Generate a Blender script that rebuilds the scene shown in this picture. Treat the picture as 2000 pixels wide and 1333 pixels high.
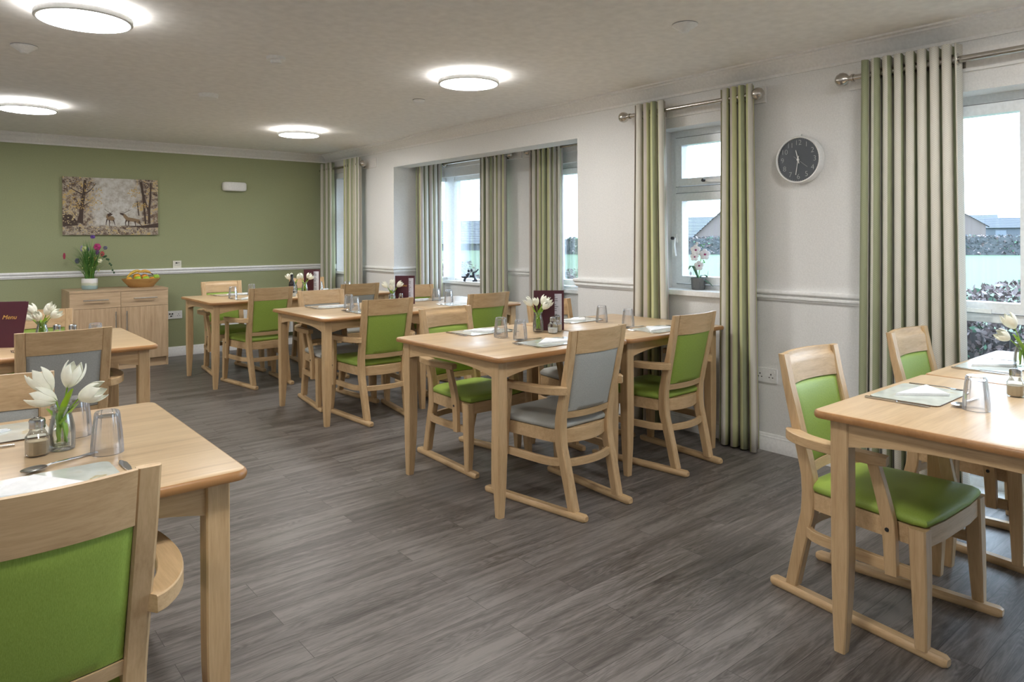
import bpy, bmesh, math, random
from mathutils import Vector, Matrix
random.seed(7)
for o in list(bpy.data.objects): bpy.data.objects.remove(o)
SC = bpy.context.scene
COL = SC.collection
PI = math.pi

# ------------------------------------------------------------------ camera
W_PX, H_PX = 2000.0, 1333.0
F_PX = 1379.0; HOR = 463.0; YAW = math.radians(39.7); ROLL = math.radians(0.3); CAMZ = 1.30
cam = bpy.data.cameras.new('camera'); cam_o = bpy.data.objects.new('camera', cam); COL.objects.link(cam_o)
cam.sensor_fit = 'HORIZONTAL'; cam.sensor_width = 36.0; cam.lens = F_PX / W_PX * 36.0
cam.shift_y = -(H_PX / 2 - HOR) / W_PX
cam.clip_start = 0.05; cam.clip_end = 600
_f = Vector((math.sin(YAW), math.cos(YAW), 0)); _r = Vector((math.cos(YAW), -math.sin(YAW), 0)); _u = Vector((0, 0, 1))
_R = _r * math.cos(ROLL) - _u * math.sin(ROLL); _U = _r * math.sin(ROLL) + _u * math.cos(ROLL)
M = Matrix(((_R.x, _U.x, -_f.x, 0), (_R.y, _U.y, -_f.y, 0), (_R.z, _U.z, -_f.z, CAMZ), (0, 0, 0, 1)))
cam_o.matrix_world = M
SC.camera = cam_o

# ------------------------------------------------------------------ exposure, world, daylight
SC.view_settings.view_transform = 'Standard'
SC.view_settings.look = 'None'
SC.view_settings.gamma = 1.0
SC.view_settings.use_curve_mapping = False
SC.view_settings.exposure = 0.10
LAMP_DOWN = 60.0; LAMP_UP = 62.0; SKY = 10.0
wd = bpy.data.worlds.new('sky'); SC.world = wd; wd.use_nodes = True
bg = wd.node_tree.nodes['Background']; bg.inputs[0].default_value = (0.68, 0.84, 1.0, 1); bg.inputs[1].default_value = SKY

def portal(name, loc, w, h, rot):
    l = bpy.data.lights.new(name, 'AREA'); l.shape = 'RECTANGLE'; l.size = w; l.size_y = h
    l.cycles.is_portal = True
    o = bpy.data.objects.new(name, l); COL.objects.link(o); o.location = loc; o.rotation_euler = rot
RX = (0, math.radians(90), 0)
# a portal faces into the room (-X): an area light shines along its local -Z
portal('window_portal', (4.22, 0.28, 1.0), 2.0, 2.9, RX)
portal('window_portal', (4.22, 2.83, 1.47), 1.1, 0.62, RX)
portal('window_portal', (4.74, 5.3, 1.4), 1.25, 2.8, RX)
portal('window_portal', (4.22, 7.8, 1.45), 1.15, 0.7, RX)

# ------------------------------------------------------------------ node helpers
def mat(name):
    m = bpy.data.materials.new(name); m.use_nodes = True
    nt = m.node_tree; b = nt.nodes['Principled BSDF']
    return m, nt, b
def N(nt, t, **kw):
    n = nt.nodes.new(t)
    for k, v in kw.items():
        if k.startswith('_'): setattr(n, k[1:], v)
        else: n.inputs[k.replace('__', ' ')].default_value = v
    return n
def L(nt, a, b): nt.links.new(a, b)
def ramp(nt, fac, stops, interp='LINEAR'):
    r = nt.nodes.new('ShaderNodeValToRGB'); r.color_ramp.interpolation = interp
    e = r.color_ramp.elements
    while len(e) > 1: e.remove(e[-1])
    e[0].position = stops[0][0]; e[0].color = (*stops[0][1], 1)
    for p, c in stops[1:]:
        x = e.new(p); x.color = (*c, 1)
    L(nt, fac, r.inputs[0]); return r
def simple(name, col, rough=0.6, metal=0.0, spec=0.5, bump=0.0, bscale=60.0):
    m, nt, b = mat(name)
    b.inputs['Base Color'].default_value = (*col, 1); b.inputs['Roughness'].default_value = rough
    b.inputs['Metallic'].default_value = metal; b.inputs['Specular IOR Level'].default_value = spec
    tc = N(nt, 'ShaderNodeTexCoord'); no = N(nt, 'ShaderNodeTexNoise', Scale=bscale, Detail=4.0)
    L(nt, tc.outputs['Object'], no.inputs['Vector'])
    lo = tuple(c * 0.94 for c in col); hi = tuple(min(1, c * 1.04) for c in col)
    r = ramp(nt, no.outputs[0], [(0.3, lo), (0.7, hi)]); L(nt, r.outputs[0], b.inputs['Base Color'])
    if bump:
        bp = N(nt, 'ShaderNodeBump', Strength=bump, Distance=0.002); L(nt, no.outputs[0], bp.inputs['Height']); L(nt, bp.outputs[0], b.inputs['Normal'])
    return m
def wood(name, axis, dark, light, rough=0.45, stretch=14.0, scale=9.0, coat=0.0):
    m, nt, b = mat(name)
    tc = N(nt, 'ShaderNodeTexCoord'); mp = N(nt, 'ShaderNodeMapping')
    s = [stretch, stretch, stretch]; s[axis] = 1.0
    mp.inputs['Scale'].default_value = s
    oi = N(nt, 'ShaderNodeObjectInfo'); ad = N(nt, 'ShaderNodeVectorMath', _operation='ADD')
    L(nt, tc.outputs['Object'], mp.inputs[0]); L(nt, mp.outputs[0], ad.inputs[0]); 
    ml = N(nt, 'ShaderNodeMath', _operation='MULTIPLY'); ml.inputs[1].default_value = 37.0
    L(nt, oi.outputs['Random'], ml.inputs[0]); L(nt, ml.outputs[0], ad.inputs[1])
    n1 = N(nt, 'ShaderNodeTexNoise', Scale=scale * 0.35, Detail=6.0, Roughness=0.62, Distortion=0.25)
    n2 = N(nt, 'ShaderNodeTexNoise', Scale=scale * 1.8, Detail=3.0, Roughness=0.6)
    L(nt, ad.outputs[0], n1.inputs['Vector']); L(nt, ad.outputs[0], n2.inputs['Vector'])
    mx = N(nt, 'ShaderNodeMath', _operation='MULTIPLY_ADD'); mx.inputs[1].default_value = 0.45
    L(nt, n2.outputs[0], mx.inputs[0]); L(nt, n1.outputs[0], mx.inputs[2])
    r = ramp(nt, mx.outputs[0], [(0.42, dark), (0.62, tuple((a + c) / 2 for a, c in zip(dark, light))), (0.9, light)])
    L(nt, r.outputs[0], b.inputs['Base Color'])
    b.inputs['Roughness'].default_value = rough
    if coat: b.inputs['Coat Weight'].default_value = coat; b.inputs['Coat Roughness'].default_value = 0.25
    return m
def glassy(name, tint=(1, 1, 1), refr=0.0, gloss=1.0, rough=0.02, base=0.0, milk=0.0):
    """real transparent material: transparent + fresnel reflection (+ some refraction)"""
    m = bpy.data.materials.new(name); m.use_nodes = True; nt = m.node_tree
    for n in list(nt.nodes): nt.nodes.remove(n)
    out = N(nt, 'ShaderNodeOutputMaterial'); tr = N(nt, 'ShaderNodeBsdfTransparent'); tr.inputs[0].default_value = (*tint, 1)
    gl = N(nt, 'ShaderNodeBsdfGlossy', Roughness=rough); fr = N(nt, 'ShaderNodeFresnel', IOR=1.45)
    last = tr.outputs[0]
    if refr:
        rf = N(nt, 'ShaderNodeBsdfGlass', Roughness=rough, IOR=1.3); rf.inputs[0].default_value = (*tint, 1)
        m1 = N(nt, 'ShaderNodeMixShader'); m1.inputs[0].default_value = refr
        L(nt, tr.outputs[0], m1.inputs[1]); L(nt, rf.outputs[0], m1.inputs[2]); last = m1.outputs[0]
    mu = N(nt, 'ShaderNodeMath', _operation='MULTIPLY_ADD'); mu.inputs[1].default_value = gloss; mu.inputs[2].default_value = base
    L(nt, fr.outputs[0], mu.inputs[0])
    if milk:
        df = N(nt, 'ShaderNodeBsdfDiffuse'); df.inputs[0].default_value = (.82, .82, .88, 1); lw = N(nt, 'ShaderNodeLayerWeight', Blend=0.35)
        mk = N(nt, 'ShaderNodeMath', _operation='MULTIPLY'); mk.inputs[1].default_value = milk; L(nt, lw.outputs['Facing'], mk.inputs[0])
        m3 = N(nt, 'ShaderNodeMixShader'); L(nt, mk.outputs[0], m3.inputs[0]); L(nt, last, m3.inputs[1]); L(nt, df.outputs[0], m3.inputs[2]); last = m3.outputs[0]
    m2 = N(nt, 'ShaderNodeMixShader'); L(nt, mu.outputs[0], m2.inputs[0]); L(nt, last, m2.inputs[1]); L(nt, gl.outputs[0], m2.inputs[2])
    L(nt, m2.outputs[0], out.inputs[0]); return m
def emit(name, col, s):
    m, nt, b = mat(name); b.inputs['Base Color'].default_value = (0.9, 0.9, 0.9, 1)
    b.inputs['Emission Color'].default_value = (*col, 1); b.inputs['Emission Strength'].default_value = s
    return m

# ------------------------------------------------------------------ materials
D, Lt = (0.40, 0.25, 0.118), (0.61, 0.425, 0.235)
WX = wood('beech along x', 0, D, Lt, 0.42); WY = wood('beech along y', 1, D, Lt, 0.42); WZ = wood('beech along z', 2, D, Lt, 0.42)
TOPM = wood('oak laminate', 0, (0.45, 0.295, 0.155), (0.68, 0.50, 0.305), 0.33, 16.0, 5.0)
LIP = wood('brown wooden edging', 0, (0.27, 0.13, 0.045), (0.40, 0.20, 0.075), 0.35, 10, 6)
SBX = wood('sonoma oak across', 0, (0.34, 0.22, 0.125), (0.60, 0.44, 0.28), 0.5, 18, 6)
SBZ = wood('sonoma oak upright', 2, (0.34, 0.22, 0.125), (0.60, 0.44, 0.28), 0.5, 18, 6)
def fabric(name, dark, light, rough=0.75, sheen=0.0):
    m, nt, b = mat(name)
    tc = N(nt, 'ShaderNodeTexCoord'); mp = N(nt, 'ShaderNodeMapping'); mp.inputs['Scale'].default_value = (620, 620, 34)
    L(nt, tc.outputs['Object'], mp.inputs[0])
    n1 = N(nt, 'ShaderNodeTexNoise', Scale=1.0, Detail=3.0, Roughness=0.7); L(nt, mp.outputs[0], n1.inputs['Vector'])
    r = ramp(nt, n1.outputs[0], [(0.2, dark), (0.8, light)]); L(nt, r.outputs[0], b.inputs['Base Color'])
    bp = N(nt, 'ShaderNodeBump', Strength=0.18, Distance=0.001); L(nt, n1.outputs[0], bp.inputs['Height']); L(nt, bp.outputs[0], b.inputs['Normal'])
    b.inputs['Roughness'].default_value = rough; b.inputs['Specular IOR Level'].default_value = 0.35
    return m
GREEN = fabric('lime woven vinyl', (0.20, 0.295, 0.040), (0.34, 0.455, 0.090), 0.5)
GREY = fabric('grey woven fabric', (0.29, 0.295, 0.27), (0.50, 0.50, 0.47), 0.6)
WALLM = simple('pale stone paint', (0.79, 0.785, 0.775), 0.85, bump=0.05, bscale=120)
GWALL = simple('sage green paint', (0.325, 0.35, 0.20), 0.85, bump=0.05, bscale=120)
CEILM = simple('matt ceiling paint', (0.85, 0.835, 0.815), 0.9, bscale=20)
TRIMM = simple('white gloss paint', (0.86, 0.86, 0.86), 0.4)
CORNM = simple('cornice plaster paint', (0.83, 0.815, 0.80), 0.8)
UPVC = simple('white window plastic', (0.85, 0.87, 0.89), 0.3)
SEAL = simple('grey window seal', (0.22, 0.23, 0.24), 0.6)
WPLAS = simple('white plastic', (0.84, 0.84, 0.83), 0.4)
CPLAS = simple('cream plastic', (0.78, 0.76, 0.66), 0.45)
BLACKP = simple('black plastic', (0.02, 0.02, 0.022), 0.45)
STEEL = simple('brushed steel', (0.62, 0.60, 0.57), 0.3, 1.0)
NICKEL = simple('satin nickel', (0.50, 0.47, 0.43), 0.27, 1.0)
CHROME = simple('polished cutlery steel', (0.50, 0.50, 0.50), 0.2, 1.0)
PANE = glassy('window glass', (0.96, 0.98, 1.0), 0, 0.6, 0.0)
GLASSM = glassy('clear moulded plastic', (0.985, 0.985, 0.99), 0, .8, 0.05, 0.03, .42)
JAR = glassy('clear jar glass', (0.965, 0.985, 0.97), 0, .8, 0.03, 0.03, .18)
NAPK = simple('white paper napkin', (0.86, 0.87, 0.88), 0.9)
TUL = simple('ivory petals', (0.86, 0.86, 0.74), 0.6)
LEAF = simple('fresh green leaf', (0.30, 0.50, 0.02), 0.45)
STEMM = simple('green stem', (0.20, 0.36, 0.03), 0.5)
PEP = simple('ground pepper', (0.56, 0.45, 0.31), 0.9); SALT = simple('table salt', (0.85, 0.85, 0.85), 0.9)
MARO = simple('maroon leatherette', (0.065, 0.008, 0.018), 0.45, bump=0.2, bscale=400)
PAPER = simple('printed menu sheet', (0.66, 0.66, 0.74), 0.8); GOLD = simple('gold lettering', (0.70, 0.42, 0.10), 0.4, 0.3)
INK = simple('menu print', (0.18, 0.18, 0.22), 0.8)

# floor: grey-brown vinyl planks running along x
FLOORM, nt, b = mat('grey brown plank vinyl')
tc = N(nt, 'ShaderNodeTexCoord')
bk = N(nt, 'ShaderNodeTexBrick'); bk.offset = 0.37; bk.offset_frequency = 2
bk.inputs['Color1'].default_value = (0.0, 0, 0, 1); bk.inputs['Color2'].default_value = (1, 1, 1, 1); bk.inputs['Mortar'].default_value = (0.5, 0.5, 0.5, 1)
bk.inputs['Scale'].default_value = 1.0; bk.inputs['Mortar Size'].default_value = 0.0011; bk.inputs['Mortar Smooth'].default_value = 0.2
bk.inputs['Bias'].default_value = 0.0; bk.inputs['Brick Width'].default_value = 0.92; bk.inputs['Row Height'].default_value = 0.122
L(nt, tc.outputs['Object'], bk.inputs['Vector'])
mp = N(nt, 'ShaderNodeMapping'); mp.inputs['Scale'].default_value = (1.1, 13.0, 1.0); L(nt, tc.outputs['Object'], mp.inputs[0])
cs = N(nt, 'ShaderNodeVectorMath', _operation='SCALE'); cs.inputs['Scale'].default_value = 23.0; L(nt, bk.outputs['Color'], cs.inputs[0])
ad = N(nt, 'ShaderNodeVectorMath', _operation='ADD'); L(nt, mp.outputs[0], ad.inputs[0]); L(nt, cs.outputs[0], ad.inputs[1])
n1 = N(nt, 'ShaderNodeTexNoise', Scale=2.0, Detail=4.0, Roughness=0.6, Distortion=0.4); L(nt, ad.outputs[0], n1.inputs['Vector'])
wv = N(nt, 'ShaderNodeTexNoise', Scale=1.1, Detail=1.0, Distortion=1.3); L(nt, ad.outputs[0], wv.inputs['Vector'])
sn = N(nt, 'ShaderNodeMath', _operation='MULTIPLY'); sn.inputs[1].default_value = 95.0; L(nt, wv.outputs[0], sn.inputs[0])
sn2 = N(nt, 'ShaderNodeMath', _operation='SINE'); L(nt, sn.outputs[0], sn2.inputs[0])
n3 = N(nt, 'ShaderNodeTexNoise', Scale=26.0, Detail=3.0, Roughness=0.7); 
mp3 = N(nt, 'ShaderNodeMapping'); mp3.inputs['Scale'].default_value = (0.9, 9.0, 1.0); L(nt, tc.outputs['Object'], mp3.inputs[0]); L(nt, mp3.outputs[0], n3.inputs['Vector'])
a1 = N(nt, 'ShaderNodeMath', _operation='MULTIPLY_ADD'); a1.inputs[1].default_value = 0.07; L(nt, sn2.outputs[0], a1.inputs[0]); L(nt, n1.outputs[0], a1.inputs[2])
a2 = N(nt, 'ShaderNodeMath', _operation='MULTIPLY_ADD'); a2.inputs[1].default_value = 0.45; L(nt, n3.outputs[0], a2.inputs[0]); L(nt, a1.outputs[0], a2.inputs[2])
sb = N(nt, 'ShaderNodeSeparateColor'); L(nt, bk.outputs['Color'], sb.inputs[0])
a3 = N(nt, 'ShaderNodeMath', _operation='MULTIPLY_ADD'); a3.inputs[1].default_value = 0.17; L(nt, sb.outputs[0], a3.inputs[0]); L(nt, a2.outputs[0], a3.inputs[2])
fr = ramp(nt, a3.outputs[0], [(0.50, (0.050, 0.042, 0.037)), (0.72, (0.102, 0.089, 0.081)), (0.98, (0.190, 0.172, 0.160))])
mm = N(nt, 'ShaderNodeMix', _data_type='RGBA'); L(nt, bk.outputs['Fac'], mm.inputs[0]); L(nt, fr.outputs[0], mm.inputs[6]); mm.inputs[7].default_value = (0.045, 0.038, 0.033, 1)
L(nt, mm.outputs[2], b.inputs['Base Color']); b.inputs['Roughness'].default_value = 0.42
bp = N(nt, 'ShaderNodeBump', Strength=0.25, Distance=0.002); L(nt, a2.outputs[0], bp.inputs['Height']); L(nt, bp.outputs[0], b.inputs['Normal'])

# striped curtain fabric, stripes run along the cloth (UV.x in metres)
def curtain_mat(name, stops, period=0.40):
    m = bpy.data.materials.new(name); m.use_nodes = True; nt = m.node_tree; b = nt.nodes['Principled BSDF']
    uv = N(nt, 'ShaderNodeUVMap'); sp = N(nt, 'ShaderNodeSeparateXYZ'); L(nt, uv.outputs[0], sp.inputs[0])
    dv = N(nt, 'ShaderNodeMath', _operation='DIVIDE'); dv.inputs[1].default_value = period; L(nt, sp.outputs[0], dv.inputs[0])
    fr = N(nt, 'ShaderNodeMath', _operation='FRACT'); L(nt, dv.outputs[0], fr.inputs[0])
    r = ramp(nt, fr.outputs[0], stops, 'CONSTANT')
    ck = N(nt, 'ShaderNodeTexChecker', Scale=190.0); L(nt, uv.outputs[0], ck.inputs['Vector'])
    ck.inputs['Color1'].default_value = (1, 1, 1, 1); ck.inputs['Color2'].default_value = (0.88, 0.88, 0.88, 1)
    mu = N(nt, 'ShaderNodeMix', _data_type='RGBA', _blend_type='MULTIPLY'); mu.inputs[0].default_value = 1.0
    L(nt, r.outputs[0], mu.inputs[6]); L(nt, ck.outputs[0], mu.inputs[7])
    L(nt, mu.outputs[2], b.inputs['Base Color']); b.inputs['Roughness'].default_value = 0.8; b.inputs['Specular IOR Level'].default_value = 0.2
    tl = N(nt, 'ShaderNodeBsdfTranslucent'); L(nt, mu.outputs[2], tl.inputs[0])
    mx = N(nt, 'ShaderNodeMixShader'); mx.inputs[0].default_value = 0.16
    L(nt, b.outputs[0], mx.inputs[1]); L(nt, tl.outputs[0], mx.inputs[2])
    L(nt, mx.outputs[0], nt.nodes['Material Output'].inputs[0]); return m
cream, sage, lime, beige, gline = (0.80, 0.77, 0.69), (0.40, 0.43, 0.28), (0.69, 0.70, 0.40), (0.68, 0.61, 0.56), (0.26, 0.25, 0.27)
CURT = curtain_mat('striped curtain cloth', [(0, cream), (0.13, gline), (0.14, cream), (0.17, sage), (0.26, cream), (0.38, lime), (0.47, beige), (0.58, lime), (0.64, cream), (0.80, gline), (0.81, cream), (0.84, sage), (.92, lime), (.97, cream)])
CURT2 = curtain_mat('cream and sage striped curtain cloth', [(0, cream), (0.46, gline), (0.49, cream), (0.55, sage), (0.76, cream)], 0.150)

# ------------------------------------------------------------------ mesh helpers
class MB:
    def __init__(s): s.bm = bmesh.new(); s.mi = 0
    def _mk(s, vs, fs):
        v = [s.bm.verts.new(p) for p in vs]
        out = []
        for f in fs:
            try:
                x = s.bm.faces.new([v[i] for i in f]); x.material_index = s.mi; out.append(x)
            except ValueError: pass
        return out
    def box(s, x0, x1, y0, y1, z0, z1):
        vs = [(x, y, z) for z in (z0, z1) for y in (y0, y1) for x in (x0, x1)]
        return s._mk(vs, [(0, 2, 3, 1), (4, 5, 7, 6), (0, 1, 5, 4), (2, 6, 7, 3), (0, 4, 6, 2), (1, 3, 7, 5)])
    def loft(s, rings, closed=False, cap=True):
        n = len(rings[0]); vs = [p for r in rings for p in r]; fs = []
        m = len(rings)
        for i in range(m if closed else m - 1):
            a, b2 = i * n, ((i + 1) % m) * n
            for j in range(n):
                k = (j + 1) % n; fs.append((a + j, a + k, b2 + k, b2 + j))
        if cap and not closed:
            fs.append(tuple(range(n - 1, -1, -1))); fs.append(tuple(range((m - 1) * n, m * n)))
        return s._mk(vs, fs)
    def bar(s, path, w, h, up=(0, 0, 1), ch=0.15, closed=False):
        """rectangular bar (chamfered) swept along path; w across, h along 'up'"""
        P = [Vector(p) for p in path]; m = len(P); rings = []
        for i, p in enumerate(P):
            if closed: t = P[(i + 1) % m] - P[i - 1]
            else: t = P[min(i + 1, m - 1)] - P[max(i - 1, 0)]
            t.normalize(); U = Vector(up); sd = t.cross(U).normalized(); v = sd.cross(t).normalized()
            ww = (w[i] if isinstance(w, (list, tuple)) else w) / 2; hh = (h[i] if isinstance(h, (list, tuple)) else h) / 2
            c = min(ww, hh) * ch * 2 * 0.5
            pts = [(-ww + c, -hh), (ww - c, -hh), (ww, -hh + c), (ww, hh - c), (ww - c, hh), (-ww + c, hh), (-ww, hh - c), (-ww, -hh + c)]
            rings.append([p + sd * a + v * b2 for a, b2 in pts])
        return s.loft(rings, closed)
    def tube(s, path, r, n=8, closed=False):
        P = [Vector(p) for p in path]; m = len(P); rings = []; prev = None
        for i, p in enumerate(P):
            t = (P[(i + 1) % m] - P[i - 1]) if closed else (P[min(i + 1, m - 1)] - P[max(i - 1, 0)])
            t.normalize()
            a = prev if prev is not None else (Vector((0, 0, 1)) if abs(t.z) < 0.9 else Vector((1, 0, 0)))
            a = (a - t * a.dot(t)).normalized(); prev = a; c = t.cross(a)
            rr = r[i] if isinstance(r, (list, tuple)) else r
            rings.append([p + a * math.cos(2 * PI * k / n) * rr + c * math.sin(2 * PI * k / n) * rr for k in range(n)])
        return s.loft(rings, closed)
    def lathe(s, prof, n=24, c=(0, 0, 0), axis='z', capb=True, capt=True, fl=0.0, nf=0, flr=None):
        rings = []
        for idx, (r, z) in enumerate(prof):
            ring = []
            for k in range(n):
                a = 2 * PI * k / n; rr = r
                if fl and (flr is None or flr[0] <= idx <= flr[1]): rr = r * (1 + (fl * math.cos(nf * a) if nf else fl * (1 if k % 2 else -1)))
                q = (rr * math.cos(a), rr * math.sin(a), z)
                if axis == 'x': q = (q[2], q[0], q[1])
                if axis == 'y': q = (q[0], q[2], q[1])
                ring.append((q[0] + c[0], q[1] + c[1], q[2] + c[2]))
            rings.append(ring)
        m = len(rings); vs = [p for r in rings for p in r]; fs = []
        for i in range(m - 1):
            for j in range(n):
                k = (j + 1) % n; fs.append((i * n + j, i * n + k, (i + 1) * n + k, (i + 1) * n + j))
        if capb: fs.append(tuple(range(n - 1, -1, -1)))
        if capt: fs.append(tuple(range((m - 1) * n, m * n)))
        return s._mk(vs, fs)
    def ell(s, c, r, n=12, m=8, M3=None):
        rings = []
        vs = []; fs = []
        for i in range(m + 1):
            th = PI * i / m
            for k in range(n):
                a = 2 * PI * k / n
                q = Vector((r[0] * math.sin(th) * math.cos(a), r[1] * math.sin(th) * math.sin(a), r[2] * math.cos(th)))
                if M3: q = M3 @ q
                vs.append((q.x + c[0], q.y + c[1], q.z + c[2]))
        for i in range(m):
            for j in range(n):
                k = (j + 1) % n; fs.append((i * n + j, (i + 1) * n + j, (i + 1) * n + k, i * n + k))
        r_ = s._mk(vs, fs); return r_
    def prism(s, poly, z0, z1):
        n = len(poly); vs = [(x, y, z0) for x, y in poly] + [(x, y, z1) for x, y in poly]
        return s._mk(vs, [tuple(range(n - 1, -1, -1)), tuple(range(n, 2 * n))] + [(i, (i + 1) % n, n + (i + 1) % n, n + i) for i in range(n)])
    def grid(s, fn, nu, nv, closed_u=False):
        vs = [fn(i / nu, j / nv) for j in range(nv + 1) for i in range(nu + 1)]; w = nu + 1
        return s._mk(vs, [(j * w + i, j * w + i + 1, (j + 1) * w + i + 1, (j + 1) * w + i) for j in range(nv) for i in range(nu)])
    def slab(s, fn, nu, nv):
        """closed solid between two surfaces: fn(u,v,side)"""
        w = nu + 1; vs = []
        for sd in (0, 1):
            vs += [fn(i / nu, j / nv, sd) for j in range(nv + 1) for i in range(nu + 1)]
        o = w * (nv + 1); fs = []
        for j in range(nv):
            for i in range(nu):
                a = j * w + i; fs.append((a, a + 1, a + w + 1, a + w)); fs.append((o + a, o + a + w, o + a + w + 1, o + a + 1))
        for i in range(nu):
            fs.append((i, o + i, o + i + 1, i + 1)); a = nv * w + i; fs.append((a, a + 1, o + a + 1, o + a))
        for j in range(nv):
            a = j * w; fs.append((a, a + w, o + a + w, o + a)); a = j * w + nu; fs.append((a, o + a, o + a + w, a + w))
        return s._mk(vs, fs)
    def bevel(s, wd_, ang=30, seg=2):
        ed = [e for e in s.bm.edges if len(e.link_faces) == 2 and e.calc_face_angle(0) > math.radians(ang)]
        if ed: bmesh.ops.bevel(s.bm, geom=ed, offset=wd_, segments=seg, profile=0.5, affect='EDGES', clamp_overlap=True)
        return s
    def build(s, name, mats, parent=None, smooth=None, uvf=None, dedup=False, recalc=True):
        if dedup: bmesh.ops.remove_doubles(s.bm, verts=s.bm.verts, dist=1e-5)
        if recalc: bmesh.ops.recalc_face_normals(s.bm, faces=s.bm.faces)
        me = bpy.data.meshes.new(name); s.bm.to_mesh(me); s.bm.free()
        if not isinstance(mats, (list, tuple)): mats = [mats]
        for m_ in mats: me.materials.append(m_)
        if smooth:
            for p in me.polygons: p.use_smooth = True
            me.set_sharp_from_angle(angle=math.radians(smooth))
        o = bpy.data.objects.new(name, me); COL.objects.link(o)
        if parent: o.parent = parent
        return o
def smooth_path(pts, ws, hs, k=3):
    P = [Vector(p) for p in pts]; oP, oW, oH = [], [], []
    for i in range(len(P) - 1):
        a, b, c, d = P[max(0, i - 1)], P[i], P[i + 1], P[min(len(P) - 1, i + 2)]
        for j in range(k):
            t = j / k
            oP.append(.5 * ((2 * b) + (c - a) * t + (2 * a - 5 * b + 4 * c - d) * t * t + (3 * b - a - 3 * c + d) * t ** 3))
            oW.append(ws[i] + (ws[i + 1] - ws[i]) * t); oH.append(hs[i] + (hs[i + 1] - hs[i]) * t)
    return oP + [P[-1]], oW + [ws[-1]], oH + [hs[-1]]
def tag(o, label=None, cat=None, group=None, kind=None):
    if label: o['label'] = label
    if cat: o['category'] = cat
    if group: o['group'] = group
    if kind: o['kind'] = kind
    return o
def thing(name, label, cat, loc=(0, 0, 0), rz=0.0, group=None):
    o = bpy.data.objects.new(name, None); o.empty_display_size = 0.05; COL.objects.link(o)
    o.location = loc; o.rotation_euler = (0, 0, rz); return tag(o, label, cat, group)
KIDS = {}
def kids(o): return [c for c in bpy.data.objects if c.parent == o]
def copy_tree(src, label, loc, rz=0.0, group=None):
    def cp(o, par):
        c = o.copy(); COL.objects.link(c)
        if par: c.parent = par
        for k in kids(o): cp(k, c)
        return c
    r = cp(src, None); r.location = loc; r.rotation_euler = (0, 0, rz); r['label'] = label
    if group: r['group'] = group
    return r
def struct(mb, name, m, smooth=None): 
    return tag(mb.build(name, m, None, smooth), kind='structure')
def text_mesh(body, size, m, name, parent=None, M4=None, off=0.0, ext=0.0004, shear=0.0):
    cu = bpy.data.curves.new(name, 'FONT'); cu.body = body; cu.size = size; cu.align_x = 'CENTER'; cu.align_y = 'CENTER'
    cu.offset = off; cu.extrude = ext; cu.resolution_u = 4; cu.shear = shear
    t = bpy.data.objects.new('tmp', cu); COL.objects.link(t)
    dg = bpy.context.evaluated_depsgraph_get(); dg.update()
    me = bpy.data.meshes.new_from_object(t.evaluated_get(dg)); bpy.data.objects.remove(t)
    if M4 is not None: me.transform(M4)
    me.materials.clear(); me.materials.append(m)
    for p in me.polygons: p.material_index = 0
    o = bpy.data.objects.new(name, me); COL.objects.link(o)
    if parent: o.parent = parent
    return o

# ================================================================== SETTING
XR, YB, ZC = 3.918, 8.40, 2.34
XL, YF = -2.9, -2.6
mb = MB(); mb.box(XL - .1, 4.75, YF - .1, YB + .1, -0.08, 0.0); struct(mb, 'floor', FLOORM)
mb = MB(); mb.box(XL - .1, XR + .02, YF - .1, YB + .1, ZC, ZC + 0.08); struct(mb, 'ceiling', CEILM)
mb = MB(); mb.box(XL - .1, 4.3, YB, YB + .12, 0, ZC); struct(mb, 'wall_back', GWALL)
mb = MB(); mb.box(XL - .12, XL, YF, YB, 0, ZC); struct(mb, 'wall_left', WALLM)
mb = MB(); mb.box(XL, 4.2, YF - .12, YF, 0, ZC); struct(mb, 'wall_front', WALLM)
# right wall: window openings and the bay opening
BY0, BY1, BXF = 3.915, 6.73, 4.58
mb = MB(); XO = 4.22
def wallseg(y0, y1, z0, z1, x0=XR, x1=XO): mb.box(x0, x1, y0, y1, z0, z1)
wallseg(8.12, YB, 0, ZC); wallseg(7.47, 8.12, 0, .86); wallseg(7.47, 8.12, 2.03, ZC); wallseg(BY1, 7.47, 0, ZC)
wallseg(BY0, BY1, 2.067, ZC, XR, 4.12)
wallseg(3.14, BY0, 0, ZC); wallseg(2.52, 3.14, 0, .905); wallseg(2.52, 3.14, 2.037, ZC); wallseg(1.72, 2.52, 0, ZC)
wallseg(-1.2, 1.72, 2.0, ZC); wallseg(-1.2, 1.72, 0, 0.03); wallseg(YF, -1.2, 0, ZC)
# bay: side cheeks, front pier, panel under and over the glazing, lid
mb.box(XO, 4.70, BY0 - .12, BY0, 0, ZC)
mb.box(XO, 4.36, BY1, BY1 + .12, 0, ZC)
mb.box(4.36, 4.80, BY1, BY1 + .12, 0, .775); mb.box(4.36, 4.80, BY1, BY1 + .12, 1.985, ZC)
mb.box(BXF, 4.80, BY0, BY1, 0, .775); mb.box(BXF, 4.80, BY0, BY1, 1.985, ZC)
mb.box(BXF, 4.80, 4.98, 5.62, .775, 1.985)
mb.box(4.12, 4.80, BY0, BY1 + .12, 2.30, ZC)
struct(mb, 'wall_right', WALLM)

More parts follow.
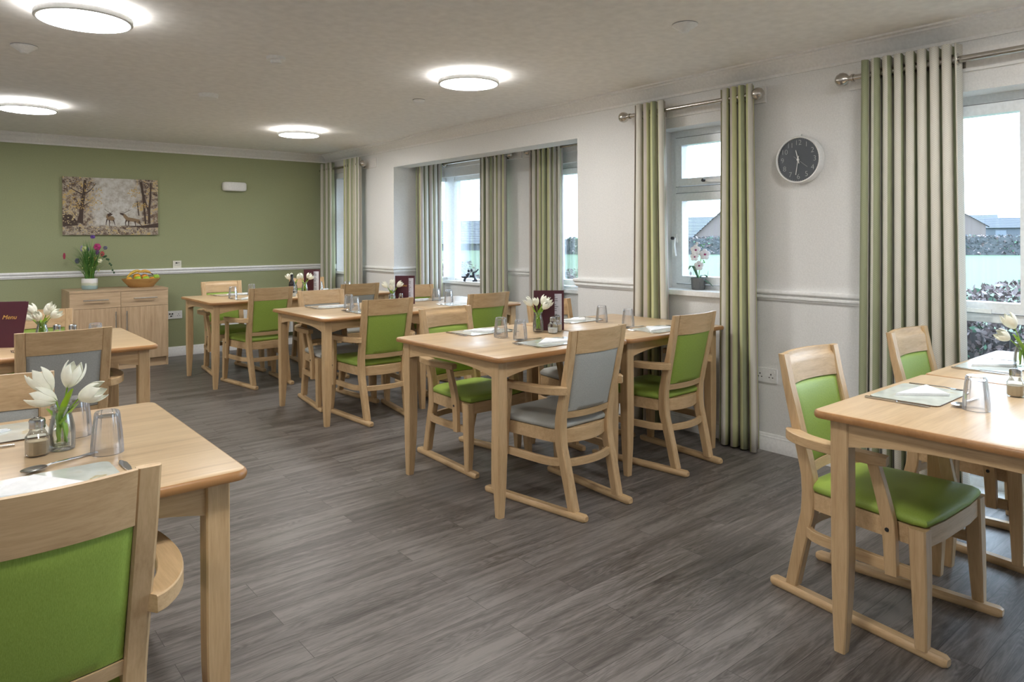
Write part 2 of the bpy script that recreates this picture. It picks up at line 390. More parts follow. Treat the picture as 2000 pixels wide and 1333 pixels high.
def profile_run(name, pts, prof, m):
    """prof: list of (out, z); pts: list of (x,y,nx,ny) inner wall line with outward-from-wall direction"""
    mb = MB(); rings = [[(x + nx * a, y + ny * a, z) for a, z in prof] for x, y, nx, ny in pts]
    mb.loft(rings); return struct(mb, name, m, 40)
corn = [(0, 2.245), (.012, 2.245), (.014, 2.262), (.03, 2.272), (.045, 2.293), (.072, 2.312), (.086, 2.318), (.090, 2.326), (.112, 2.330), (.112, ZC), (0, ZC)]
profile_run('trim_1', [(XR, YB, -1, -1), (XR, YF, -1, 1)], corn, CORNM)
profile_run('trim_2', [(XL, YB, 1, -1), (XR, YB, -1, -1)], corn, CORNM)
dado = [(0, .912), (.010, .912), (.012, .922), (.020, .926), (.020, .936), (.014, .942), (.020, .948), (.029, .955), (.030, .968), (.026, .975), (0, .975)]
profile_run('trim_3', [(XL, YB, 0, -1), (XR, YB, -1, -1)], dado, TRIMM)
profile_run('trim_4', [(XR, YB, -1, -1), (XR, 8.13, -1, 0)], dado, TRIMM)
profile_run('trim_5', [(XR, 7.46, -1, 0), (XR, BY1, -1, -1), (4.30, BY1, 0, -1)], dado, TRIMM)
profile_run('trim_6', [(BXF, 5.62, -1, 0), (BXF, 4.98, -1, 0)], dado, TRIMM)
profile_run('trim_7', [(4.0, BY0, 0, 1), (XR, BY0, -1, 1), (XR, 3.15, -1, 0)], dado, TRIMM)
profile_run('trim_8', [(XR, 2.51, -1, 0), (XR, 1.73, -1, 0)], dado, TRIMM)
base = [(0, 0), (.018, 0), (.018, .070), (.014, .075), (.014, .086), (.009, .091), (.009, .098), (.004, .105), (0, .105)]
profile_run('baseboard_back', [(XL, YB, 0, -1), (XR, YB, -1, -1)], base, TRIMM)
profile_run('baseboard_right', [(XR, YB, -1, -1), (XR, BY1, -1, -1), (BXF, BY1, -1, -1), (BXF, BY0, -1, 1), (XR, BY0, -1, 1), (XR, 1.73, -1, 0)], base, TRIMM)
# white rod boards behind the curtain rods
mb = MB(); mb.box(XR - .016, XR, 2.30, 3.30, 2.105, 2.20); struct(mb, 'trim_9', CORNM)
mb = MB(); mb.box(XR - .016, XR, -1.4, 1.80, 2.095, 2.20); struct(mb, 'trim_10', CORNM)
mb = MB(); mb.box(XR - .016, XR, 7.10, 8.38, 2.095, 2.20); struct(mb, 'trim_11', CORNM)
mb = MB(); mb.box(BXF - .016, BXF, 5.35, 6.71, 2.085, 2.18); mb.box(4.14, BXF, BY1 - .016, BY1, 2.085, 2.18); struct(mb, 'trim_12', CORNM)
mb = MB(); mb.box(BXF - .016, BXF, 3.93, 5.30, 2.085, 2.18); struct(mb, 'trim_13', CORNM)

def rect_ring(mb, x0, x1, y0, y1, z0, z1, t):
    mb.box(x0, x1, y0, y1, z0, z0 + t); mb.box(x0, x1, y0, y1, z1 - t, z1)
    mb.box(x0, x1, y0, y0 + t, z0 + t, z1 - t); mb.box(x0, x1, y1 - t, y1, z0 + t, z1 - t)
def window(num, X, y0, y1, z0, z1, lights, sill=None, ft=.045):
    """uPVC window in the plane x = X; lights: list of (ya,yb,za,zb,sash,handle)"""
    root = bpy.data.objects.new('window_%d' % num, None); COL.objects.link(root); root.location = (X, (y0 + y1) / 2, z0); tag(root, kind='structure')
    def loc(o): o.location = (-X, -(y0 + y1) / 2, -z0); o.parent = root; return o
    mb = MB(); rect_ring(mb, X - .035, X + .035, y0, y1, z0, z1, ft)
    zs = sorted({l[2] for l in lights if l[2] > z0 + ft + .01}); ys = sorted({l[0] for l in lights if l[0] > y0 + ft + .01})
    for z in zs: mb.box(X - .033, X + .033, y0 + ft, y1 - ft, z - .045, z)
    for y in ys: mb.box(X - .034, X + .034, y - .05, y, z0 + ft, z1 - ft)
    mb.bevel(.006, 60, 1); loc(mb.build('window_frame', UPVC))
    for ya, yb, za, zb, sash, hd in lights:
        g = 0.0
        if sash:
            mb = MB(); g = .05
            rect_ring(mb, X - .052, X + .02, ya + .004, yb - .004, za + .004, zb - .004, .052); mb.bevel(.008, 60, 1)
            loc(mb.build('sash', UPVC))
            mb = MB(); rect_ring(mb, X - .037, X - .035, ya - .004, yb + .004, za - .002, zb + .002, .003)
            loc(mb.build('seal', SEAL))
        mb = MB(); mb.box(X - .004, X + .004, ya + g, yb - g, za + g, zb - g); loc(mb.build('glass_pane', PANE))
        if hd:
            hy, hz, horiz = hd
            mb = MB()
            if horiz: mb.box(X - .066, X - .052, hy - .016, hy + .016, hz - .014, hz + .014); mb.bar([(X - .075, hy, hz), (X - .085, hy - .05, hz - .004), (X - .08, hy - .13, hz - .006)], .016, .02)
            else: mb.box(X - .066, X - .052, hy - .014, hy + .014, hz - .03, hz + .03); mb.bar([(X - .075, hy, hz), (X - .088, hy - .005, hz - .05), (X - .08, hy - .01, hz - .125)], .02, .016, (1, 0, 0))
            h = loc(mb.build('handle', WPLAS, None, 40))
            mb = MB(); mb.lathe([(.011, 0), (.011, .016)], 12, (X - .102, hy + (.002 if horiz else 0), hz + .0), 'x'); k = mb.build('lock_button', BLACKP, None, 40); k.parent = h
    if sill:
        mb = MB(); mb.box(sill[0], X - .02, sill[1], sill[2], sill[3] - .032, sill[3]); mb.bevel(.010, 60, 3); loc(mb.build('window_sill', TRIMM, None, 40))
    return root
# far window, narrow casement, bay windows, tall garden window
window(1, 4.12, 7.47, 8.12, .86, 2.03, [(7.52, 8.07, .91, 1.55, 1, None), (7.52, 8.07, 1.60, 1.98, 1, None)], (XR - .03, 7.45, 8.14, .893))
window(2, 4.12, 2.52, 3.14, .92, 2.037, [(2.565, 3.095, .965, 1.60, 1, (3.088, 1.285, False)), (2.565, 3.095, 1.645, 1.99, 1, (2.83, 1.675, True))], (XR - .035, 2.49, 3.17, .937))
w3 = window(3, 4.67, 5.62, 6.73, .79, 1.985, [(5.665, 6.60, .84, 1.94, 0, None)], (BXF - .03, 5.60, BY1, .812))
def bay_side():
    mb = MB(); rect_ring(mb, 0, .001, 0, 1, 0, 1, .1); mb.bm.free()
    root = w3; X, y0, y1, z0 = 4.67, 5.62, 6.73, .79
    mb = MB(); y = BY1 + .05
    for a in ((4.36, 4.64, .79, .84), (4.36, 4.64, 1.94, 1.985), (4.36, 4.405, .84, 1.94)): mb.box(a[0], a[1], y - .035, y + .035, a[2], a[3])
    mb.box(4.625, 4.715, BY1 - .135, BY1 + .090, .785, 1.99)
    mb.bevel(.006, 60, 1); o = mb.build('corner_post', UPVC); o.parent = root; o.location = (-X, -(y0 + y1) / 2, -z0)
    mb = MB(); mb.box(4.40, 4.64, y - .004, y + .004, .84, 1.94); o = mb.build('glass_pane', PANE); o.parent = root; o.location = (-X, -(y0 + y1) / 2, -z0)
bay_side()
window(4, 4.67, 3.93, 4.98, .79, 1.985, [(3.98, 4.42, .84, 1.94, 0, None), (4.47, 4.93, .84, 1.94, 1, None)], (BXF - .03, BY0, 5.0, .812))
window(5, 4.12, -1.2, 1.72, .03, 2.0, [(1.00, 1.675, .905, 1.955, 1, (1.30, .925, True)), (1.00, 1.675, .13, .86, 0, None), (.05, .95, .905, 1.955, 0, None), (.05, .95, .13, .86, 0, None), (-1.15, 0.0, .905, 1.955, 0, None), (-1.15, 0.0, .13, .86, 0, None)], None)
# roof overhang outside
mb = MB(); mb.box(XO, 4.60, -3, 3.78, 2.09, 2.20); mb.box(4.80, 4.98, 3.78, 7.0, 2.12, 2.28); tag(mb.build('trim_14', simple('white fascia', (.8, .8, .82), .5)), kind='structure')

# ------------------------------------------------------------------ ceiling lamps
RIMM = simple('lamp rim plastic', (0.78, 0.78, 0.77), 0.4)
DIFF = emit('lit opal diffuser', (1.0, 0.98, 0.95), LAMP_DOWN); HALO = emit('lit upper ring', (1.0, 0.98, 0.95), LAMP_UP)
lamp = thing('ceiling_light', 'round white ceiling light with glowing disc above the nearest left table, largest in view', 'ceiling light', (.556, 3.69, ZC), 0, 'round ceiling lights')
mb = MB(); mb.lathe([(.12, 0), (.12, -.030)], 40); mb.build('base_plate', RIMM, lamp, 40)
mb = MB(); mb.lathe([(.150, -.030), (.194, -.030), (.196, -.034), (.196, -.052), (.192, -.056), (.184, -.056), (.184, -.050), (.150, -.040)], 56, capb=False, capt=False); mb.build('rim', RIMM, lamp, 40)
mb = MB(); mb.lathe([(.0, -.0575), (.10, -.0595), (.16, -.0585), (.1835, -.054)], 56, capb=False, capt=False); mb.build('diffuser', DIFF, lamp, 60)
mb = MB(); mb.lathe([(.125, -.0285), (.185, -.0285)], 56, capb=False, capt=False); mb.build('upper_ring', HALO, lamp)
for (x, y, lb) in [(.60, 6.5, 'round white ceiling light cut by the left edge, before the green wall'), (2.70, 3.68, 'round white ceiling light above the middle table beside the cornice'), (2.765, 6.53, 'smallest round white ceiling light, nearest the far corner')]:
    copy_tree(lamp, lb, (x, y, ZC), 0, 'round ceiling lights')
for (x, y, lb) in [(.60, .85, 'round white ceiling light over the near part of the dining room'), (2.72, .85, 'round white ceiling light over the table by the tall window'), (-1.6, 3.69, 'round white ceiling light over the left part of the room'), (-1.6, 6.5, 'round white ceiling light over the far left part of the room'), (-1.6, .85, 'round white ceiling light over the near left part of the room')]:
    copy_tree(lamp, lb, (x, y, ZC), 0, 'round ceiling lights')

# ceiling devices
def dev(name, label, cat, x, y, prof, n=24, ring=None):
    t = thing(name, label, cat, (x, y, ZC)); mb = MB(); mb.lathe(prof, n, capb=False); mb.build('body', WPLAS, t, 40)
    if ring: mb = MB(); mb.lathe(ring, n, capb=False, capt=False); mb.build('seam', BLACKP, t, 40)
cone = [(.062, 0), (.062, -.008), (.050, -.016), (.022, -.034), (.018, -.042), (.0, -.043)]
dev('smoke_detector', 'shallow cone smoke detector on the ceiling at the far left', 'smoke detector', .41, 4.58, cone, ring=[(.0622, -.001), (.0625, -.003)])
dev('smoke_detector', 'shallow cone smoke detector on the ceiling near the right cornice', 'smoke detector', 2.87, 2.12, cone, ring=[(.0622, -.001), (.0625, -.003)])
dev('smoke_alarm', 'round flat smoke alarm on the ceiling before the green wall', 'smoke alarm', 1.57, 5.30, [(.066, 0), (.066, -.012), (.060, -.030), (.045, -.034), (.0, -.034)], ring=[(.0615, -.0245), (.063, -.020)])
dev('motion_sensor', 'small square-sided white sensor on the ceiling centre', 'sensor', 1.55, 3.98, [(.052, 0), (.052, -.018), (.030, -.02), (.028, -.038), (.020, -.044), (.0, -.045)], 20, ring=[(.0205, -.0435), (.0285, -.037)])
dev('sprinkler_cover', 'smallest round white ceiling device left of the cornice', 'sensor', 2.87, 4.55, [(.045, 0), (.045, -.006), (.036, -.014), (.0, -.016)], ring=[(.0452, -.001), (.0454, -.003)])

# ------------------------------------------------------------------ wall fittings
t = thing('emergency_light', 'white rounded rectangular light fitting on the green wall', 'wall light', (2.76, YB, 1.90))
mb = MB(); n = 12
rings = []
for zz, s_ in ((-.050, .86), (-.044, .95), (-.03, 1), (.03, 1), (.044, .95), (.050, .86)):
    rings.append([(.135 * s_ * math.copysign(abs(math.cos(a)) ** .45, math.cos(a)), -.03 - .05 * s_ * max(-.6, -math.copysign(abs(math.sin(a)) ** .6, math.sin(a))) , zz) for a in [2 * PI * k / 28 for k in range(28)]])
mb.loft(rings); mb.build('cover', WPLAS, t, 50)
mb = MB(); mb.box(-.12, .12, -.03, 0, -.042, .042); mb.build('back_plate', WPLAS, t)
t = thing('switch_plate', 'small cream control plate with black button above the white dado rail', 'switch', (2.142, YB, 1.015))
mb = MB(); mb.box(-.043, .043, -.012, 0, -.04, .04); mb.bevel(.003, 60, 2); mb.build('plate', CPLAS, t, 40)
mb = MB(); mb.box(-.018, .002, -.016, -.012, .010, .022); mb.lathe([(.005, -.016), (.005, -.012)], 10, (.016, 0, .016), 'y'); mb.build('button', BLACKP, t)
mb = MB()
for k in range(7): mb.box(-.03 + k * .009, -.025 + k * .009, -.0125, -.012, -.010, -.006)
mb.build('lettering', INK, t)
def socket(label, M3, loc, cat='socket'):
    t = thing('double_socket', label, cat, loc, M3)
    mb = MB(); mb.box(-.073, .073, -.010, 0, -.043, .043); mb.bevel(.004, 60, 2); mb.build('face_plate', WPLAS, t, 40)
    for s in (-1, 1):
        mb = MB(); mb.box(s * .036 - .003, s * .036 + .003, -.0108, -.0098, .002, .012); mb.box(s * .036 - .015, s * .036 - .007, -.0108, -.0098, -.014, -.009); mb.box(s * .036 + .007, s * .036 + .015, -.0108, -.0098, -.014, -.009); mb.build('pin_holes', BLACKP, t)
        mb = MB(); mb.box(s * .036 - .007 + s * .02, s * .036 + .007 + s * .02, -.0135, -.010, .015, .032); mb.bevel(.001); mb.build('rocker_switch', WPLAS, t)
    return t
t = socket('white double socket on the green wall beside the sideboard', 0, (2.118, YB, .458))
mb = MB()
for (px_, pz_) in ((-.055, .012), (-.028, .012), (-.042, -.014)): mb.lathe([(.008, -.016), (.008, -.010)], 12, (px_, 0, pz_), 'y')
mb.build('aerial_port', BLACKP, t)
socket('white double socket low on the pale wall right of the striped curtain', math.radians(-90), (XR, 2.312, .455))

# clock
t = thing('wall_clock', 'round wall clock with dark grey face and white rim', 'clock', (XR, 2.079, 1.737), math.radians(-90))
R_ = .136
mb = MB(); mb.lathe([(R_ - .012, 0), (R_ + .002, -.004), (R_, -.046), (R_ - .004, -.052), (R_ - .010, -.050), (R_ - .011, -.042)], 64, axis='y', capb=False, capt=False); mb.build('rim', WPLAS, t, 35)
CLK = simple('dark slate dial', (0.055, 0.065, 0.078), 0.4); NUM = simple('pale dial print', (0.50, 0.52, 0.53), 0.6)
mb = MB(); mb.lathe([(R_ - .011, -.002), (R_ - .0105, -.040), (.0, -.040)], 64, axis='y', capt=False); mb.build('dial', CLK, t, 35)
RXM = Matrix.Rotation(PI / 2, 4, 'X')
for k in range(1, 13):
    a = PI / 2 - k * PI / 6
    text_mesh(str(k), .043, NUM, 'numeral', t, Matrix.Translation((math.cos(a) * .098, -.0408, math.sin(a) * .098)) @ RXM, -.0004 * 2.2)
mb = MB()
for k in range(60):
    a = 2 * PI * k / 60; mb.lathe([(.0011, -.0408), (.0011, -.040)], 6, (math.cos(a) * .121, 0, math.sin(a) * .121), 'y')
mb.build('minute_marks', NUM, t)
def hand(nm, deg, l0, l1, w, y, m):
    a = math.radians(90 - deg); d = Vector((math.cos(a), 0, math.sin(a)))
    mb = MB(); mb.bar([d * -l0 + Vector((0, y, 0)), d * l1 + Vector((0, y, 0))], w, .0012, (0, 1, 0)); mb.build(nm, m, t)
hand('hour_hand', 346, .022, .058, .0042, -.0435, WPLAS); hand('minute_hand', 189, .022, .088, .0036, -.045, WPLAS); hand('second_hand', 128, .032, .072, .0022, -.0465, simple('grey second hand', (.3, .32, .34), .5))
mb = MB(); mb.lathe([(.007, -.040), (.007, -.048), (.0, -.049)], 16, axis='y'); mb.build('centre_cap', WPLAS, t, 35)
mb = MB(); mb.lathe([(.006, 0), (.006, -.02), (.0, -.022)], 14, (0, 0, R_ + .009), 'y'); mb.build('hanging_hook', WPLAS, t, 35)

# radiator on the back wall, behind the far table
t = thing('radiator', 'low white panel radiator on the green wall behind the far chairs', 'radiator', (3.05, YB, 0))
mb = MB(); mb.slab(lambda u, v, s: (-.46 + .92 * u, (-.085 + (.006 if int(u * 46 + .5) % 2 else 0)) if s == 0 else -.05, .16 + .34 * v), 46, 1); mb.build('panel', WPLAS, t)
mb = MB(); mb.box(-.465, .465, -.088, -.028, .500, .512)
for k in range(30): mb.box(-.455 + k * .031, -.437 + k * .031, -.088, -.03, .4995, .5135)
mb.build('top_grille', WPLAS, t)
mb = MB(); mb.tube([(-.44, -.06, .17), (-.44, -.06, .0)], .008); mb.tube([(.44, -.06, .17), (.44, -.06, .0)], .008); mb.build('pipes', WPLAS, t, 40)
mb = MB(); mb.box(-.3, -.27, -.05, 0, .22, .42); mb.box(.27, .3, -.05, 0, .22, .42); mb.build('bracket', WPLAS, t)

# ------------------------------------------------------------------ curtains and rods
def curtain(label, p0, p1, ztop, zbot, nw, amp, m, flare=1.08, group=None, ph=0.0, uo=0.0, per=None):
    """cloth hanging in pleats between plan points p0 and p1"""
    bm = bmesh.new(); uvl = bm.loops.layers.uv.new('UVMap')
    nu, nv = nw * 14, 16; rnd = random.Random(sum(map(ord, label)) + nw)
    jit = [rnd.uniform(-.25, .25) for _ in range(nw + 2)]; am = [rnd.uniform(.75, 1.15) for _ in range(nw + 2)]
    P0, P1 = Vector(p0), Vector(p1); d = P1 - P0; Lg = d.length; d.normalize(); nrm = Vector((-d.y, d.x))
    mid = (P0 + P1) / 2; rows = []; us = []
    for j in range(nv + 1):
        v = j / nv; row = []; z = ztop + (zbot - ztop) * v
        w_ = 1 + (flare - 1) * v ** 1.2
        ul = [0.0]; prev = None
        for i in range(nu + 1):
            u = i / nu; k = u * nw; ki = int(min(k, nw - 1)); f = k - ki
            jj = jit[ki] * (1 - f) + jit[ki + 1] * f; aa = am[ki] * (1 - f) + am[ki + 1] * f
            th = 2 * PI * k + ph + jj * v * 1.3
            s = math.sin(th); off = amp * (.85 + .25 * v) * (aa if v > 0 else 1) * math.copysign(abs(s) ** .8, s)
            along = (u - .5) * Lg * w_ - .013 * math.sin(2 * th) * (Lg / nw / .06)
            q = mid + d * along + nrm * off
            row.append(Vector((q.x, q.y, z)))
            if prev is not None and j == 0: ul.append(ul[-1] + (row[-1] - prev).length)
            prev = row[-1]
        if j == 0: us = ul if per is None else [i / nu * nw * per for i in range(nu + 1)]
        rows.append([bm.verts.new(p) for p in row])
    for j in range(nv):
        for i in range(nu):
            f = bm.faces.new((rows[j][i], rows[j][i + 1], rows[j + 1][i + 1], rows[j + 1][i])); f.smooth = True
            for lp, (a, b2) in zip(f.loops, ((i, j), (i + 1, j), (i + 1, j + 1), (i, j + 1))):
                lp[uvl].uv = (us[a] + uo, b2 / nv * (ztop - zbot))
    # a hem thickness
    me = bpy.data.meshes.new('curtain'); bm.to_mesh(me); bm.free(); me.materials.append(m)
    root = thing('curtain', label, 'curtain', (mid.x, mid.y, 0), 0, group)
    o = bpy.data.objects.new('cloth', me); COL.objects.link(o); o.parent = root; o.location = (-mid.x, -mid.y, 0)
    sm = o.modifiers.new('thickness', 'SOLIDIFY'); sm.thickness = .003
    # eyelets on alternate pleat crossings
    for k in range(nw):
        for hh in (0.0, .5):
            u = (k + hh - ph / (2 * PI)) / nw
            if 0.02 < u < .98:
                q = mid + d * ((u - .5) * Lg); mb = MB()
                ring = [(q.x - mid.x + nrm.x * math.cos(a) * .026, q.y - mid.y + nrm.y * math.cos(a) * .026, ztop - .075 + math.sin(a) * .026) for a in [2 * PI * i / 16 for i in range(16)]]
                mb.tube(ring, .005, 6, True); mb.build('eyelet', NICKEL, root, 60)
    return root
G1 = 'striped eyelet curtains'
def rod(label, p0, p1, z, r=.014, ends=(1, 1), posts=()):
    t = thing('curtain_rod', label, 'curtain rod', (p0[0], p0[1], z)); P0 = Vector((0, 0, 0)); P1 = Vector((p1[0] - p0[0], p1[1] - p0[1], 0)); d = (P1 - P0).normalized()
    mb = MB(); mb.tube([P0, P1], r, 16); mb.build('pole', NICKEL, t, 40)
    for e, P, s in ((ends[0], P0, -1), (ends[1], P1, 1)):
        if e:
            mb = MB(); dd = d * s
            q = [(r + .005, 0), (r + .005, .012), (r - .001, .016), (r - .001, .024), (.017, .030), (.030, .040), (.037, .056), (.037, .070), (.030, .086), (.017, .097), (0, .101)]
            rings = []
            a = Vector((0, 0, 1)); c = dd.cross(a)
            for rr, l in q: rings.append([P + dd * l + a * math.cos(2 * PI * k / 20) * rr + c * math.sin(2 * PI * k / 20) * rr for k in range(20)])
            mb.loft(rings); mb.build('finial', NICKEL, t, 45)
    for (off, wall) in posts:   # bracket from the wall
        mb = MB(); q = P0 + d * off; w_ = Vector(wall) - Vector((p0[0], p0[1], 0))
        n_ = Vector((-d.y, d.x, 0)); 
        if n_.dot(Vector((w_.x, w_.y, 0))) < 0: n_ = -n_
        dist = abs(Vector((w_.x, w_.y, 0)).dot(n_))
        mb.tube([q, q + n_ * dist], .008, 8); mb.lathe([(.0185, -.006), (.0185, .006)], 14, tuple(q), 'y' if abs(d.y) > .5 else 'x'); 
        e = q + n_ * (dist - .004); mb.box(e.x - .02 if abs(n_.y) > .5 else e.x - .004, e.x + .02 if abs(n_.y) > .5 else e.x + .004, e.y - .004 if abs(n_.y) > .5 else e.y - .02, e.y + .004 if abs(n_.y) > .5 else e.y + .02, -.03, .03)
        mb.build('bracket', NICKEL, t, 40)
RODX = 3.815
rod('brushed steel curtain rod with ball finials over the narrow window with the orchid', (RODX, 2.36), (RODX, 3.285), 2.145, .0145, (1, 1), [(.06, (XR - .016, 0, 0)), (.70, (XR - .016, 0, 0))])
rod('brushed steel curtain rod with ball finial over the tall garden window', (RODX, -1.3), (RODX, 1.73), 2.14, .0165, (1, 1), [(.06, (XR - .016, 0, 0)), (2.55, (XR - .016, 0, 0))])
rod('brushed steel curtain rod in the far corner beside the green wall', (RODX, 7.30), (RODX, 8.36), 2.14, .0145, (1, 0), [(.05, (XR - .016, 0, 0)), (.95, (XR - .016, 0, 0))])
rod('dark curtain rod over the left bay window', (4.49, 5.50), (4.49, 6.62), 2.125, .013, (1, 0), [(.05, (BXF - .016, 0, 0))])
rod('dark curtain rod across the left cheek of the bay', (4.16, 6.635), (4.46, 6.635), 2.125, .013, (0, 1), [(.28, (0, BY1 - .016, 0))])
rod('dark curtain rod over the right bay window', (4.49, 4.0), (4.49, 5.10), 2.125, .013, (0, 1), [(1.05, (BXF - .016, 0, 0))])
curtain('green and cream striped curtain left of the orchid window', (3.815, 2.985), (3.815, 3.235), 2.21, .015 , 4, .050, CURT, 1.3, G1, .3, .10)
curtain('green and cream striped curtain right of the orchid window, nearest the clock', (3.828, 2.335), (3.828, 2.555), 2.21, .012, 4, .049, CURT, 1.22, G1, .4, .52)
curtain('wide cream and sage striped curtain with many pleats left of the tall window', (3.815, 1.225), (3.815, 1.665), 2.215, .015, 8, .056, CURT2, 1.1, G1, 1.9, .02, .143)
curtain('striped curtain in the far corner against the green wall', (3.80, 7.97), (3.80, 8.29), 2.215, .015, 5, .040, CURT, 1.0, G1, .9, .27)
curtain('striped curtain at the far window, between the corner curtain and the bay', (3.80, 7.27), (3.80, 7.66), 2.215, .015, 6, .040, CURT, 1.0, G1, .2, .31)
curtain('striped curtain on the left cheek of the bay', (4.16, 6.635), (4.46, 6.635), 2.20, .015, 5, .042, CURT, 1.0, G1, .2, .07)
curtain('striped curtain in the bay right of the figurine window', (4.49, 5.50), (4.49, 5.91), 2.20, .015, 6, .042, CURT, 1.0, G1, .7, .22)
curtain('striped curtain in the bay behind the upright menu, left of the right bay window', (4.49, 4.69), (4.49, 5.12), 2.20, .015, 6, .042, CURT, 1.0, G1, 1.2, .11)

# ================================================================== CHAIRS
PROF = [(0.000, -.236, .044), (.03, -.229, .044), (.14, -.204, .046), (.24, -.180, .048), (.307, -.162, .050), (.345, -.158, .050), (.386, -.157, .048), (.445, -.160, .046), (.52, -.176, .042), (.605, -.197, .037), (.69, -.216, .034), (.76, -.232, .030), (.867, -.251, .024)]
def back_y(z):
    for (z0, y0, w0), (z1, y1, w1) in zip(PROF, PROF[1:]):
        if z <= z1: f = (z - z0) / (z1 - z0); return y0 + (y1 - y0) * f
    return PROF[-1][1]
def rail_x(z): return .156 + (.1775 - .156) * z / .867
def make_chair(label, fab, loc, rz, group, seatfab=None):
    t = thing('dining_armchair', label, 'chair', loc, rz, group)
    for s in (-1, 1):
        mb = MB(); mb.bar([(s * .160, -.312, .015), (s * .161, -.300, .0155), (s * .226, .300, .0155), (s * .227, .312, .015)], [.026, .042, .042, .026], [.022, .031, .031, .022], ch=.45); mb.build('runner', WY, t, 40)
        mb = MB(); rings = []
        for z, y, w in PROF[1:]:
            x = s * rail_x(z); hw = .0215; c = .005
            rings.append([(x + a, y + b2, z) for a, b2 in ((-hw + c, -w / 2), (hw - c, -w / 2), (hw, -w / 2 + c), (hw, w / 2 - c), (hw - c, w / 2), (-hw + c, w / 2), (-hw, w / 2 - c), (-hw, -w / 2 + c))])
        mb.loft(rings); mb.build('back_leg', WZ, t, 35)
        mb = MB(); rings = []
        for z, x, y, wx, wy in ((.028, .222, .239, .034, .036), (.12, .221, .237, .042, .042), (.25, .220, .233, .048, .048), (.392, .219, .228, .050, .052)):
            c = .005; hx, hy = wx / 2, wy / 2; o = .025 - hx
            rings.append([(s * (x + o) + a, y + b2, z) for a, b2 in ((-hx + c, -hy), (hx - c, -hy), (hx, -hy + c), (hx, hy - c), (hx - c, hy), (-hx + c, hy), (-hx, hy - c), (-hx, -hy + c))])
        mb.loft(rings); mb.build('front_leg', WZ, t, 35)
        # arm: bent wood
        mb = MB(); mb.bar(*smooth_path([(s * .186, -.214, .5875), (s * .202, -.202, .588), (s * .224, -.172, .588), (s * .245, -.125, .588), (s * .259, -.06, .588), (s * .264, .01, .587), (s * .260, .09, .586), (s * .251, .148, .585)], [.040, .048, .052, .052, .050, .047, .044, .040], [.036, .036, .035, .034, .034, .033, .032, .028])); mb.build('arm', WY, t, 40)
        mb = MB(); mb.bar([(s * .256, .108, .572), (s * .251, .120, .52), (s * .2455, .133, .46), (s * .2425, .146, .40), (s * .2425, .152, .33), (s * .2425, .156, .228)], .024, [.036, .038, .040, .042, .040, .036], (0, 1, 0)); a = mb.build('arm_support', WZ, t, 40)
        mb = MB(); mb.lathe([(.0065, .0), (.0065, .002)], 10, (s * .2550 - (.002 if s < 0 else 0) , .146, .37), 'x'); b_ = mb.build('bolt_cap', BLACKP, a)
        # side stretcher bends round towards the back leg
        mb = MB(); mb.bar([(s * .224, .206, .245), (s * .2215, .10, .245), (s * .216, 0, .245), (s * .209, -.09, .245), (s * .200, -.125, .245), (s * .183, -.150, .245), (s * .168, -.160, .245)], .020, .036); mb.build('stretcher', WY, t, 40)
    mb = MB(); mb.bar([(-.145 + .29 * u, -.184 - .030 * (1 - (2 * u - 1) ** 2), .240) for u in [i / 8 for i in range(9)]], .020, .034); mb.build('stretcher', WX, t, 40)
    # seat frame ring + back rail
    out = [(.198, -.06), (.219, .203), (-.219, .203), (-.198, -.06)]
    def outline(off=0.0):
        pts = []
        for k in range(7):
            a = -PI / 2 + k * (PI / 2) / 6 - 0 ; pts.append((.128 + (.063 + off) * math.cos(a) * 1.0, -.105 + (.058 + off) * math.sin(a)))
        pts += [(.205 + off, 0), (.214 + off, .10), (.222 + off, .205), (.216 + off * .7, .246 + off), (.10, .256 + off)]
        return pts + [(-x, y) for x, y in reversed(pts)]
    o1, o2 = outline(0), outline(-.024)
    mb = MB(); n = len(o1); rings = [[(o1[i][0], o1[i][1], .332), (o1[i][0], o1[i][1], .392), (o2[i][0], o2[i][1], .392), (o2[i][0], o2[i][1], .332)] for i in range(n)]
    mb.loft(rings, True); mb.build('seat_frame', WX, t, 40)
    mb = MB(); mb.bar([(-.140 + .28 * u, -.150 - .034 * (1 - (2 * u - 1) ** 2), .359) for u in [i / 8 for i in range(9)]], .022, .066); mb.build('back_seat_rail', WX, t, 40)
    # seat cushion
    mb = MB(); rings = []
    for z, of in ((.392, -.010), (.398, .001), (.410, .004), (.420, -.001), (.429, -.018), (.436, -.045), (.440, -.085)):
        rings.append([(x, y, z) for x, y in outline(of)] if of > -.03 else [(x * (1 + of * 4.2), .05 + (y - .05) * (1 + of * 4.2), z) for x, y in outline(0)])
    mb.loft(rings); mb.build('seat', seatfab or fab, t, 60)
    # backrest
    bow = lambda x: -.026 * (1 - (x / .165) ** 2)
    def plate(z0, z1, inset, th, puff=0.0, top_lip=False, nz=4, ycen=0.0):
        def fn(u, v, s):
            z = z0 + (z1 - z0) * v; xw = rail_x(z) - .0205 - inset; x = -xw + 2 * xw * u
            y = back_y(z) + bow(x) + ycen
            e = (4 * u * (1 - u)) ** .35 * (4 * v * (1 - v)) ** .35 if puff else 0
            if s == 0: return (x, y - th / 2 - puff * .45 * e, z)
            yy = y + th / 2 + puff * e
            if top_lip and v > .72: yy -= .010 * min(1, (v - .72) / .08)
            return (x, yy, z)
        return fn
    mb = MB(); mb.slab(plate(.757, .867, 0, .024, 0, True), 16, 12); mb.build('top_rail', WX, t, 40)
    mb = MB(); mb.slab(plate(.446, .477, 0, .022), 12, 2); mb.build('back_rail', WX, t, 40)
    mb = MB(); mb.slab(plate(.4795, .7555, .002, .014, .012), 14, 14); mb.build('back_panel', fab, t, 70)
